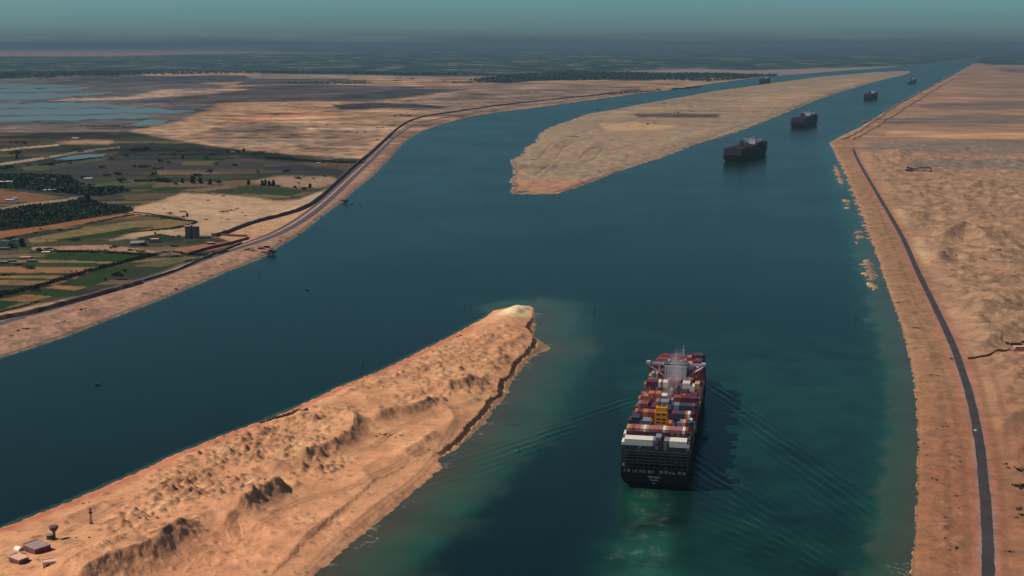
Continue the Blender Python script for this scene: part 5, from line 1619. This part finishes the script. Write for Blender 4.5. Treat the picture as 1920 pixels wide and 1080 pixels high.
def tree(kind, label, px, py, hpx, wpx=None, group=None, cat="tree", name="tree", dz=0.0):
    x, y, zz = at_px(px, py)
    v = TREE[kind][tcount[0] % len(TREE[kind])]; tcount[0] += 1
    h = hpx * mpp(py) / 0.97
    base = {'round': 1.0, 'tall': .36, 'bush': 1.25, 'palm': .6}[kind]
    w = (wpx * mpp(py) / base) if wpx else h
    root = thing(name, label, cat, (x, y, zz - .1 + dz), tcount[0] * 1.7, group)
    for nm, me in zip(("trunk", "crown"), v):
        c = bpy.data.objects.new(nm, me); COL.objects.link(c); c.parent = root
        c.scale = (w, w, h)
    return root
T = [('round', "large round dark tree at the lower corner of the green field beside the bank road", 221, 524, 17, 15), ('round', "small dark tree just right of the large round one by the bank road", 234, 511, 9, 6),
     ('tall', "slender dark tree left of the large round one by the bank road", 198, 527, 7, 3), ('palm', "broad palm standing in the tan strip between green plots", 134, 515, 9, 8),
     ('palm', "leaning slim palm right of the broad one in the tan strip", 144, 515, 10, 6), ('round', "round green tree left of the white roofed shed", 73, 472, 9, 12), ('round', "broad low tree right behind the white roofed shed", 90, 470, 7, 13),
     ('tall', "tallest dark tree standing over the houses above the village", 41, 463, 16, 9), ('round', "broad dark tree between the village houses above the green strips", 24, 463, 8, 17), ('round', "dark tree beside the white village house", 15, 452, 8, 10),
     ('palm', "small palm on the tan field edge right of the tallest village tree", 87, 455, 7, 6), ('round', "bushy tree at the bend of the diagonal hedge", 68, 545, 11, 15), ('bush', "dark bush at the left edge below the striped plots", 4, 549, 9, 14),
     ('bush', "dark bush in the middle of the clump below the striped plots", 17, 549, 9, 14), ('bush', "dark bush at the right of the clump below the striped plots", 28, 548, 9, 12), ('palm', "lone tall palm on the orange strip below the second orchard", 77, 438, 12, 9),
     ('tall', "tall dark tree rising from the top edge of the second orchard", 164, 380, 16, 10), ('round', "large dark tree alone on the grey plots at the far left", 30, 290, 10, 17), ('tall', "thin dark tree below the large one at the far left", 32, 298, 8, 4),
     ('round', "dark tree right of the bright white farmhouse", 226, 342, 11, 15), ('round', "dark tree between white farmhouses above the orchard", 155, 336, 8, 10), ('round', "dark tree at the left end of the farmhouse row", 96, 335, 7, 9),
     ('round', "round tree at the top of the big dark grove", 289, 330, 9, 10), ('tall', "slim conifer just right of the big dark grove", 342, 343, 9, 5), ('tall', "tall dark conifer in the row of the field corner", 361, 344, 14, 8),
     ('tall', "second conifer of the row, right of the tallest", 376, 344, 11, 7), ('tall', "conifer in front of the low grey house in the row", 394, 346, 10, 7), ('round', "broad dark tree ending the conifer row", 410, 345, 9, 13), ('round', "low tree below the first conifers of the row", 330, 347, 7, 7),
     ('tall', "leaning dark tree alone left of the farm conifers", 466, 347, 10, 5), ('tall', "first of the tight group of conifers at the green strips", 492, 348, 10, 5), ('tall', "second of the tight group of conifers at the green strips", 498, 348, 11, 5),
     ('tall', "third of the tight group of conifers at the green strips", 505, 349, 10, 6), ('tall', "last of the tight group of conifers at the green strips", 513, 349, 11, 6), ('round', "small round tree right of the tight conifer group", 521, 351, 6, 7),
     ('palm', "tall lone palm on the sand near the canal embankment", 561, 352, 13, 9), ('bush', "broad dark bush at the foot of the tall lone palm", 570, 355, 7, 14), ('tall', "small dark tree right of the broad bush near the embankment", 581, 353, 9, 5),
     ('round', "small tree left of the tall lone palm", 553, 354, 7, 7), ('bush', "dark bush alone on the bright sand, upper one", 343, 398, 6, 8), ('round', "dark round tree on the bright sand left of the upper bush", 319, 402, 6, 7),
     ('bush', "bush at the end of the dark ditch on the bright sand", 346, 407, 5, 8), ('tall', "small dark cone tree at the end of the dark ditch", 351, 406, 7, 4), ('round', "dark tree overhanging the water at the left bank bend", 648, 380, 7, 11),
     ('round', "big dark tree overhanging the water beside the shore huts", 511, 477, 10, 16), ('bush', "dark bush left of the shore huts", 468, 469, 6, 14), ('bush', "dark bush between the olive plot and the bank road", 408, 476, 8, 16),
     ('bush', "second dark bush between the olive plot and the bank road", 422, 473, 7, 12), ('round', "tree beside the grey barn", 268, 461, 8, 10), ('bush', "hedge bush behind the apartment block lawn", 348, 445, 6, 12), ('bush', "hedge bush left of the apartment block lawn", 332, 444, 5, 12),
     ('tall', "dark tree on the bright sand track above the pink farmhouse", 291, 439, 5, 3), ('round', "dark tree left of the white far farmhouse", 428, 288, 7, 7), ('round', "dark tree right of the white far farmhouse", 445, 287, 7, 9), ('tall', "small tree above the white far farmhouse", 457, 285, 7, 4),
     ('round', "brown bushy tree at the left end of the long tree line", 487, 288, 6, 14), ('round', "dark tree on the dark soil, left of two", 300, 304, 7, 10), ('round', "dark tree on the dark soil, right of two", 316, 307, 6, 8), ('round', "dark tree on the farmland edge beside the sand road", 405, 309, 6, 6),
     ('tall', "single tree at the edge of the small green plot", 343, 298, 8, 4), ('round', "dark tree along the small green plot", 388, 297, 5, 8), ('palm', "palm at the field corner right of the orchard", 202, 370, 6, 6)]
for kind, lab, px, py, hp, wp in T:
    tree(kind, lab, px, py, hp, wp, name={'palm': 'palm_tree', 'tall': 'conifer', 'bush': 'bush'}.get(kind, 'tree'), cat={'bush': 'bush'}.get(kind, 'tree'))
# rows whose members nothing tells apart
r = random.Random(9)
def row(kind, a, bq, n, hp, wp, label, group, jit=2.0, name="tree", cat="tree"):
    for k in range(n):
        q = (k + .5) / n
        tree(kind, label, a[0] + (bq[0] - a[0]) * q + r.uniform(-jit, jit), a[1] + (bq[1] - a[1]) * q + r.uniform(-.4, .4), hp * r.uniform(.7, 1.25), wp * r.uniform(.8, 1.3), group, cat, name)
row('round', (296, 341), (317, 342), 9, 8, 8, "dark tree in the big grove at the middle of the farmland", "trees of the big dark grove")
row('round', (250, 341), (294, 340), 8, 5, 8, "low dark tree in the row left of the big grove", "low trees left of the big grove")
row('round', (246, 284), (283, 281), 8, 6, 8, "dark tree in the far grove on the grey plots", "trees of the far grove")
row('round', (20, 268), (52, 270), 6, 4, 5, "dark tree in the short row at the far left edge", "trees of the short far left row")
row('round', (500, 297), (600, 305), 17, 5, 9, "dark tree in the long tree line across the farmland", "trees of the long tree line")
row('round', (600, 305), (684, 306), 12, 4, 8, "dark tree in the tree line by the canal road", "trees beside the canal road end")
row('round', (72, 311), (190, 296), 18, 4, 7, "bush along the pale pond ditch", "bushes along the pond ditch", cat="bush", name="bush")
row('bush', (160, 421), (250, 403), 15, 4, 7, "bush along the edge of the orange strip", "bushes along the orange strip", cat="bush", name="bush")
row('bush', (420, 299), (384, 300), 5, 3, 5, "bush at the small green plot", "bushes at the small green plot", cat="bush", name="bush")
row('bush', (1258, 168), (1312, 163), 9, 4, 9, "dark bush on the left bank of the left channel", "bushes on the bank of the left channel", cat="bush", name="bush")
row('bush', (1080, 183), (1240, 169), 14, 3, 9, "low dark bush along the far bank road", "bushes along the far bank road", cat="bush", name="bush")
row('bush', (610, 310), (665, 311), 6, 2.4, 3.4, "round bush in the brown field by the canal road", "bushes in the brown field", cat="bush", name="bush")
row('round', (540, 157), (700, 157), 16, 4, 6, "dark tree in the hamlet on the grey flats", "trees of the hamlet on the grey flats")
row('round', (850, 156), (960, 154), 14, 4, 7, "dark tree in the far strip of trees beyond the flats", "trees of the far strip")
row('bush', (150, 236), (282, 240), 14, 3, 7, "dark scrub bush at the pond edge", "scrub at the pond edge", cat="bush", name="bush")

def scatter(kind, poly, n, hp, wp, label, group, cat="tree", name="tree", seed=0):
    r = random.Random(seed); k = 0
    xs = [q[0] for q in poly]; ys = [q[1] for q in poly]
    def ins(x, y):
        c = False
        for i in range(len(poly)):
            (ax, ay), (bx, by) = poly[i], poly[i - 1]
            if (ay > y) != (by > y) and x < (bx - ax) * (y - ay) / (by - ay) + ax: c = not c
        return c
    while k < n:
        x, y = r.uniform(min(xs), max(xs)), r.uniform(min(ys), max(ys))
        if not ins(x, y): continue
        for j in range(r.choice((1, 1, 2, 3, 4))):
            s = r.uniform(.6, 1.3)
            tree(kind, label, x + j * r.uniform(2, 5), y + r.uniform(-.5, .5), hp * s, wp * s * r.uniform(.8, 1.3), group, cat, name); k += 1
scatter('round', [(0, 300), (250, 290), (300, 318), (200, 325), (0, 322)], 22, 4.5, 7, "dark tree dotted over the plots above the first orchard", "trees dotted above the first orchard", seed=1)
scatter('round', [(130, 322), (430, 310), (640, 330), (560, 345), (240, 338)], 26, 5, 6, "dark tree dotted over the dark soil plots", "trees dotted over the dark soil plots", seed=2)
scatter('bush', [(250, 266), (420, 282), (440, 292), (240, 290), (60, 300), (60, 285)], 24, 3, 7, "dark bush dotted along the far edge of the farmland", "bushes along the far edge of the farmland", "bush", "bush", seed=3)
scatter('round', [(0, 440), (170, 424), (330, 440), (180, 462), (0, 470)], 14, 5, 7, "dark tree dotted between the tan and green strips", "trees between the tan and green strips", seed=4)
scatter('bush', [(170, 460), (330, 458), (420, 470), (300, 490)], 14, 4, 8, "dark bush along the farm tracks left of the red compound", "bushes left of the red compound", "bush", "bush", seed=5)
scatter('bush', [(0, 500), (100, 500), (160, 520), (0, 545)], 8, 4, 9, "dark bush on the edges of the striped plots", "bushes on the striped plots", "bush", "bush", seed=6)
scatter('bush', [(480, 150), (760, 146), (1000, 150), (900, 160), (700, 162), (480, 160)], 20, 2.5, 7, "dark bush on the far sand beyond the mud flats", "bushes on the far sand", "bush", "bush", seed=7)
scatter('bush', [(1700, 480), (1910, 420), (1915, 560), (1790, 560)], 16, 2.2, 4, "small dark shrub among the spoil heaps", "shrubs among the spoil heaps", "bush", "shrub", seed=8)
scatter('bush', [(1660, 520), (1715, 540), (1790, 760), (1800, 1070), (1730, 1070), (1725, 760)], 26, 2.2, 4, "small grey shrub on the sand strip by the right shore", "grey shrubs on the right shore strip", "bush", "shrub", seed=9)
ORCH = [mat("orchard_dark", (0.020, 0.034, 0.024), 0.9, 0.6, 0.05, raw=True, spec=0.1), mat("orchard_green", (0.034, 0.060, 0.026), 0.9, 0.6, 0.05, raw=True, spec=0.1)]

def leafy_strip(name, label, pts, w, h, cat, size=1.5, dens=0.9, kind=None, seed=0):
    ln = wline(pts, HP, 4); r = random.Random(seed); b = MB()
    for i in range(len(ln) - 1):
        p, q = ln[i], ln[i + 1]; L = np.linalg.norm(q - p); d = (q - p) / L
        hk = h * r.uniform(.7, 1.2)
        for _ in range(int(L * w * dens)):
            t_ = r.random(); o = r.uniform(-w / 2, w / 2)
            x, y = p[0] + d[0] * t_ * L - d[1] * o, p[1] + d[1] * t_ * L + d[0] * o
            b.leaf((x, y, 3 + hk * (1 - abs(o) / w) * r.uniform(.2, 1.05)), size * r.uniform(.7, 1.4), r, mi=0 if r.random() < .7 else 1)
    return tag(b.obj(name, LEAF), label, cat, None, kind)
leafy_strip("hedge", "long dark hedge cutting diagonally across the striped green plots", [(-60, 572), (0, 556), (60, 541), (110, 527), (160, 512), (215, 497), (290, 478)], 9, 6, "hedge", 2.0, .8, seed=1)
leafy_strip("hedge", "dark hedge along the far side of the largest green field", [(100, 473), (150, 473), (220, 476), (292, 480)], 8, 6, "hedge", 2.0, .8, seed=2)
leafy_strip("hedge", "curved dark hedge around the olive plot beside the bank road", [(290, 478), (320, 473), (350, 477), (395, 482), (345, 492)], 6, 4, "hedge", 1.8, .7, seed=3)
leafy_strip("hedge", "thin dark hedge bounding the tan field below the bright sand", [(250, 399), (290, 403), (335, 412), (368, 417), (330, 427), (240, 437)], 6, 3, "hedge", 1.8, .6, seed=4)
leafy_strip("hedge", "dark hedge under the left end of the bank embankment", [(-40, 600), (0, 586), (40, 576), (75, 566)], 5, 3, "hedge", 1.6, .7, seed=5)
def leafy_area(name, label, poly, h, n, size, seed, patch=90.0):
    r = random.Random(seed); b = MB(); W = [G(x, y, HP) for x, y in poly]
    x0, x1 = min(p[0] for p in W), max(p[0] for p in W); y0, y1 = min(p[1] for p in W), max(p[1] for p in W)
    def ins(x, y):
        c = False
        for i in range(len(W)):
            (ax, ay), (bx, by) = W[i], W[i - 1]
            if (ay > y) != (by > y) and x < (bx - ax) * (y - ay) / (by - ay) + ax: c = not c
        return c
    k = 0; tries = 0
    while k < n and tries < n * 12:
        tries += 1
        x, y = r.uniform(x0, x1), r.uniform(y0, y1)
        if not ins(x, y): continue
        g = float(pn(np.array([x / patch]), np.array([y / patch]), 91)[0])
        if r.random() > .75 + g: continue
        k += 1
        b.leaf((x, y, 3 + h * (0.75 + .5 * g) * r.uniform(.3, 1.0)), size * r.uniform(.6, 1.3), r, mi=0 if r.random() < .7 else 1)
    return tag(b.obj(name, ORCH), label, "orchard", None, 'stuff')
leafy_area("orchard", "dense dark orchard at the left edge around the pair of white houses", [(-150, 330), (60, 327), (130, 331), (150, 345), (230, 352), (244, 358), (190, 369), (100, 361), (0, 353), (-150, 350)], 6, 6500, 6.5, 1)
leafy_area("orchard", "second dark orchard below the sandy track at the left edge", [(-150, 420), (0, 394), (80, 383), (160, 372), (200, 385), (250, 390), (250, 397), (150, 412), (80, 424), (0, 433), (-150, 455)], 5, 7500, 4.5, 2)
leafy_area("woods", "dark far woods along the left channel under the horizon", [(880, 151), (960, 141), (1080, 135), (1200, 137), (1370, 139), (1460, 141), (1400, 147), (1330, 152), (1200, 150), (1000, 152)], 14, 5000, 26, 3, 600.0)
leafy_area("woods", "dark band of far woods on the left under the horizon", [(-300, 145), (100, 134), (420, 133), (700, 136), (900, 139), (760, 141.5), (480, 137), (300, 140), (0, 148)], 10, 3000, 30, 4, 900.0)

# scrub on the sand: small and all alike per place
def scrub(pts, hp, label, group):
    for px, py, w in pts:
        tree('bush', label, px, py, hp * w / 6, w, group, "bush", "shrub")
scrub([(705, 818, 6), (713, 814, 5), (722, 815, 7), (733, 816, 5), (741, 820, 5), (752, 817, 5), (727, 819, 4)], 3, "dark shrub in the cluster at the middle of the spit", "shrubs of the cluster on the spit")
scrub([(1886, 871, 7), (1891, 878, 6), (1911, 882, 14), (1903, 912, 12), (1916, 914, 15), (1911, 955, 10), (1915, 966, 8), (1906, 971, 5), (1894, 1035, 8)], 4.5, "dark shrub on the sand right of the bank road", "shrubs right of the bank road")
scrub([(1749, 897, 5), (1756, 900, 6), (1770, 907, 4), (1745, 879, 3), (1770, 989, 4), (1767, 839, 3), (1772, 845, 3), (1760, 772, 3), (1811, 920, 4), (1797, 953, 4), (1793, 1028, 8), (1780, 1031, 5), (1800, 866, 5)], 3.2, "small dark shrub between the right shore and the road", "shrubs between shore and right bank road")
scrub([(802, 843, 4), (37, 996, 4), (157, 944, 5), (167, 942, 4), (143, 1008, 4), (168, 1008, 5), (208, 1010, 4), (214, 1011, 4), (131, 1057, 4), (206, 1074, 6), (324, 1062, 4), (633, 983, 4), (405, 1017, 5), (660, 960, 4)], 3.0, "small dark shrub scattered on the spit sand", "scattered shrubs on the spit")
scrub([(1120, 205, 5), (1000, 300, 6), (1105, 222, 5), (1215, 233, 8), (1228, 231, 6), (1272, 212, 6)], 2.6, "small dark shrub on the island", "shrubs on the island")
scrub([(742, 218, 5), (752, 216, 6), (768, 217, 6), (763, 211, 4), (778, 207, 5), (650, 247, 5), (668, 249, 6), (684, 247, 5), (708, 240, 6), (716, 240, 5), (707, 246, 4), (732, 244, 4), (707, 262, 6), (730, 259, 8), (613, 235, 5), (875, 183, 5), (630, 299, 4)], 2.6, "dark desert shrub on the sand behind the left bank", "shrubs on the desert behind the left bank")
scrub([(390, 376, 6), (308, 392, 4), (420, 398, 10), (433, 395, 8), (444, 392, 6), (387, 412, 6), (427, 412, 5), (454, 399, 4), (460, 405, 5), (415, 410, 3)], 3.2, "dark shrub on the bright sand above the apartment block", "shrubs on the bright sand")
scrub([(35, 620, 8), (48, 617, 8), (20, 628, 6), (155, 582, 9), (330, 543, 8), (300, 548, 6), (525, 452, 6), (560, 440, 6), (600, 408, 5), (120, 603, 6), (415, 497, 5), (375, 512, 5)], 3.0, "dark shrub on the sandy left shore", "shrubs on the left shore")

# ------------------------------------------------------------------ poles, beacons, boats, rocks, vehicles
def pole(px, py, hpx, label, group):
    x, y, zz = at_px(px, py); h = hpx * mpp(py)
    t = thing("power_pole", label, "power pole", (x, y, zz - .2), 0.3, group)
    MB().bar((0, 0, -.5), (0, 0, h), .28, .16, 6).obj("post", WOOD, t)
    MB().box(0, 0, h - 1.2, 3.4, .3, .3).obj("crossarm", WOOD, t)
for px, py, hp, lab in ((461, 441, 12, "power pole nearest the end of the embankment, left of a pair"), (468, 446, 11, "power pole nearest the bank road, right of a pair"), (489, 433, 10, "power pole on the sand between road and embankment"),
                        (498, 429, 8, "shorter power pole beside another on the sand"), (526, 418, 8, "power pole on the sand farthest along the bend"), (738, 0, 0, None)):
    if lab: pole(px, py, hp, lab, "power poles inside the bend of the left bank")
pole(595, 350, 9, "power pole on the sand behind the upper embankment, left one", "power poles behind the embankment")
pole(605, 349, 9, "power pole on the sand behind the upper embankment, right one", "power poles behind the embankment")
pole(73, 586, 9, "dark pole on the embankment at the lower left", None)

BUOY_B = mat("beacon_dark", (44, 52, 54), 0.7, 0.1, 1.0)
def beacon(px, py, hpx, label):
    x, y = G(px, py); h = hpx * mpp(py)
    t = thing("channel_beacon", label, "beacon", (x, y, 0), 0, "channel beacons standing in the canal")
    MB().lathe([(1.3, -1.5), (1.5, .2), (1.4, .8), (.5, 1.1)], 12).obj("float", BUOY_B, t)
    MB().bar((0, 0, .8), (0, 0, h - 1.2), .38, .28, 6).obj("post", BUOY_B, t)
    MB().lathe([(.9, h - 1.8), (.75, h - .5), (.15, h)], 8).obj("topmark", BUOY_B, t)
for px, py, hp, lab in ((485, 514, 9, "beacon off the left shore huts"), (678, 687, 8, "beacon off the left side of the near spit"), (870, 581, 9, "beacon left of the near spit's tip"),
                        (1114, 586, 11, "beacon in the channel right of the near spit's tip"), (973, 847, 11, "beacon between the near spit and the foreground ship"), (912, 381, 7, "beacon off the tip of the island"),
                        (677, 386, 9, "beacon off the bend of the left bank"), (1604, 598, 10, "beacon off the right shore below the sandy islets"), (1271, 184, 9, "thin beacon in the left channel beyond the island")):
    beacon(px, py, hp, lab)
BOATC = mat("boat_dark", (34, 42, 44), 0.7, 0.2, 0.5); BOATW = mat("boat_pale", (120, 124, 124), 0.7, 0.1, 0.5)
def boat(px, py, lpx, rot, label, name="rowing_boat"):
    x, y = G(px, py); L = lpx * mpp(py); w = L * .28
    t = thing(name, label, "boat", (x, y, 0), rot)
    pr = [(-.5, .8), (-.3, 1), (.1, 1), (.35, .7), (.5, .05)]
    top = [(u * L, k * w / 2) for u, k in pr] + [(u * L, -k * w / 2) for u, k in reversed(pr)]
    n = len(top)
    vs = [(a * .9, c * .6, -.4) for a, c in top] + [(a, c, 1.0) for a, c in top]
    MB().add(vs, [tuple(range(n))] + [(i, i + n, (i + 1) % n + n, (i + 1) % n) for i in range(n)] + [tuple(range(n, 2 * n))[::-1]]).obj("hull", BOATC, t)
    MB().box(-L * .1, 0, 1.003, L * .3, w * .6, 1.1).obj("cabin", BOATW, t)
    MB().box(L * .18, 0, 1.003, L * .06, w * .8, .25).obj("thwart", BOATW, t)
boat(183, 722, 9, .25, "small dark boat alone in the lower left channel")
boat(576, 544, 6, .1, "tiny dark boat off the left shore, mid channel")
boat(659, 383, 7, .1, "small dark boat moored at the left bank bend")
# harbour tug under the starboard quarter of the foreground ship
x, y = G(1322, 818)
t = thing("tugboat", "small tug running along the starboard quarter of the foreground ship", "tugboat", (x, y, 0), -HEAD)
pr = [(-9, .80), (-8, .95), (-3, 1), (3, 1), (6, .8), (8, .45), (9.5, .06)]
TUGC = mat("tug_grey", (96, 104, 108), 0.7, 0.1, 1.0)
top = [(k * 3.2, u) for u, k in pr] + [(-k * 3.2, u) for u, k in reversed(pr)]
n = len(top); up = [1.5 + max(0, (yy - 1) * .11) for _, yy in top]
vs = [(a * .75, c * .94, -1) for a, c in top] + [(a, c, up[i]) for i, (a, c) in enumerate(top)]
MB().add(vs, [tuple(range(n))[::-1]] + [(i, (i + 1) % n, (i + 1) % n + n, i + n) for i in range(n)] + [tuple(range(n, 2 * n))]).obj("hull", TUGC, t)
wh = MB().box(0, 1.8, 1.4, 4.0, 5.6, 2.0).obj("deckhouse", WHITE_D, t)
br = MB().box(0, 2.8, 3.41, 3.0, 2.8, 2.0).obj("wheelhouse", WHITE, t)
MB().box(0, 1.38, 4.2, 2.6, .12, .8).obj("window", GLASS, br)
for s in (-1, 1): MB().bar((s * 1.3, -.4, 3.4), (s * 1.3, -.6, 5.6), .35, n=8).obj("funnel", BOATC, t)
MB().bar((0, 2.8, 5.4), (0, 2.8, 8.5), .15, .08, 5).obj("mast", WHITE_D, t)

ROCK = mat("dark_rock", (62, 50, 44), 0.9, 0.3, 0.6)
def rocks(px, py, wpx, dpx, n, label, name="rock", smin=1.0, smax=2.4, rot=0.0, m=None, flat=1.0):
    r = random.Random(int(px * 3 + py)); cx, cy = G(px, py, 0.5)
    b = MB(); s = mpp(py)
    for k in range(n):
        u, v = r.uniform(-.5, .5), r.gauss(0, .25)
        ox, oy = u * wpx * s, v * dpx * s * 1.6
        x, y = cx + ox * math.cos(rot) - oy * math.sin(rot), cy + ox * math.sin(rot) + oy * math.cos(rot)
        rad = r.uniform(smin, smax) * (1.2 - abs(u))
        zz = hz(x, y); vs = []
        for j, (k1, k2) in enumerate(((.9, -.6), (1, .1), (.7, .55), (.25, .85))):
            for i in range(7):
                a = i * 2 * math.pi / 7 + j * .3
                q = rad * k1 * r.uniform(.75, 1.2)
                vs.append((x + q * math.cos(a), y + q * math.sin(a), zz + rad * k2 * flat * r.uniform(.8, 1.2)))
        b.add(vs, [(j * 7 + i, j * 7 + (i + 1) % 7, (j + 1) * 7 + (i + 1) % 7, (j + 1) * 7 + i) for j in range(3) for i in range(7)] + [tuple(range(21, 28))])
    return tag(b.obj(name, m or ROCK), label, "rocks")
rocks(961, 795, 34, 4, 26, "low dark reef awash in the shallows right of the spit, nearer one", "rocky_reef", .7, 1.8, flat=.35)
rocks(992, 757, 34, 6, 12, "faint dark reef in the shallows right of the spit, farther one", "rocky_reef", .5, 1.3, .3, flat=.3)
ob = rocks(533, 790, 92, 3, 70, "jagged black line of boulders along the left shore of the spit", "boulder_bank", 1.2, 2.8, 0.53)
rocks(638, 724, 24, 2, 16, "short dark spur of stones on the left shore of the spit", "stone_spur", .6, 1.4, .2)
rocks(861, 637, 18, 2, 12, "small heap of dark debris on the upper left of the spit", "debris_heap", .6, 1.5, .2)
rocks(1722, 319, 34, 3, 40, "dark heap of rubble inside the ruin on the desert rise", "rubble_heap", 1.5, 4.0, 0.0, BERM)
rocks(1872, 479, 10, 3, 12, "dark rocky notch in the spoil heaps behind the right road", "rocky_outcrop", 1.0, 2.6, .3)
rocks(880, 722, 30, 3, 14, "dark stones on the dune edge of the spit", "stone_scatter", .5, 1.2, .2)

def car(px, py, rot, label, body):
    x, y = G(px, py, 3.1)
    t = thing("car", label, "car", (x, y, 3.14), rot)
    pr = [(-2.3, .35), (-2.3, .95), (-1.5, 1.0), (1.0, 1.0), (2.2, .85), (2.3, .35)]
    n = len(pr); b = MB()
    b.add([(-.9, u, w) for u, w in pr] + [(.9, u, w) for u, w in pr], [tuple(range(n)), tuple(range(n, 2 * n))[::-1]] + [(i, i + n, (i + 1) % n + n, (i + 1) % n) for i in range(n)])
    bd = b.obj("body", body, t)
    pr = [(-1.5, 1.0), (-1.1, 1.55), (.3, 1.55), (1.0, 1.0)]; n = 4; b = MB()
    b.add([(-.8, u, w) for u, w in pr] + [(.8, u, w) for u, w in pr], [tuple(range(n)), tuple(range(n, 2 * n))[::-1]] + [(i, i + n, (i + 1) % n + n, (i + 1) % n) for i in range(n)])
    b.obj("window", GLASS, t)
    MB().box(0, -.4, 1.553, 1.5, 1.3, .05).obj("roof", body, t)
    for sx in (-.85, .85):
        for sy in (-1.4, 1.4):
            MB().bar((sx - .1, sy, .34), (sx + .1, sy, .34), .34, n=12).obj("wheel", DARK, t)
    for sx in (-.65, .65): MB().box(sx, -2.32, .7, .3, .06, .18).obj("tail_light", CM['maroon'], t)
CARW = mat("car_white", (220, 220, 222), 0.35, 0.02, 1.0); CARD = mat("car_dark", (40, 42, 48), 0.35, 0.02, 1.0)
car(1829, 808, math.radians(6), "small dark car with pale roof driving on the right bank road", CARW)
car(1784, 673, math.radians(14), "dark car parked on the verge left of the right bank road", CARD)
x_, y_, z_ = at_px(70, 587)
car(70, 586, math.radians(-62), "white car on the left bank road at the lower left", CARW)

# ------------------------------------------------------------------ exhaust drifting forward from the funnel
def puff(name, label, path, dens, seed):
    r = random.Random(seed); b = MB()
    n = 10; vs = []
    for i, (s, xx, zz, rad) in enumerate(path):
        for k in range(n):
            a = 2 * math.pi * k / n
            q = rad * r.uniform(.85, 1.15)
            lx, ly, lz = xx + q * math.cos(a), s, zz + q * .7 * math.sin(a)
            vs.append((SX + lx * cR - ly * sR, SY + lx * sR + ly * cR, lz))
    m_ = len(path)
    fs = [(i * n + k, (i + 1) * n + k, (i + 1) * n + (k + 1) % n, i * n + (k + 1) % n) for i in range(m_ - 1) for k in range(n)] + [tuple(range(n)), tuple((m_ - 1) * n + k for k in range(n))[::-1]]
    b.add(vs, fs)
    mm = bpy.data.materials.new(name); mm.use_nodes = True; nt = mm.node_tree; nt.nodes.clear()
    mo = nt.nodes.new("ShaderNodeOutputMaterial"); pv = nt.nodes.new("ShaderNodeVolumePrincipled")
    pv.inputs['Color'].default_value = (.8, .72, .8, 1); tcn = nt.nodes.new("ShaderNodeTexCoord"); nn = nt.nodes.new("ShaderNodeTexNoise"); nn.inputs['Scale'].default_value = 0.09; nn.inputs['Detail'].default_value = 3.0
    mp = nt.nodes.new("ShaderNodeMapRange"); mp.inputs[1].default_value = 0.42; mp.inputs[2].default_value = 0.72; mp.inputs[3].default_value = 0.0; mp.inputs[4].default_value = dens
    nt.links.new(tcn.outputs['Object'], nn.inputs['Vector']); nt.links.new(nn.outputs[0], mp.inputs[0]); nt.links.new(mp.outputs[0], pv.inputs['Density'])
    nt.links.new(pv.outputs[0], mo.inputs['Volume'])
    return tag(b.obj(name, mm), label, "smoke", None, 'stuff')
puff("smoke", "thin pale exhaust smoke drifting forward from the ochre funnel to the bridge", [(71, 0, 60, 1.2), (85, 1, 60, 3.5), (120, 2, 58, 6), (170, 3, 57, 8), (220, 3, 57, 9), (255, 2, 60, 9), (280, 2, 63, 5)], 0.030, 4)
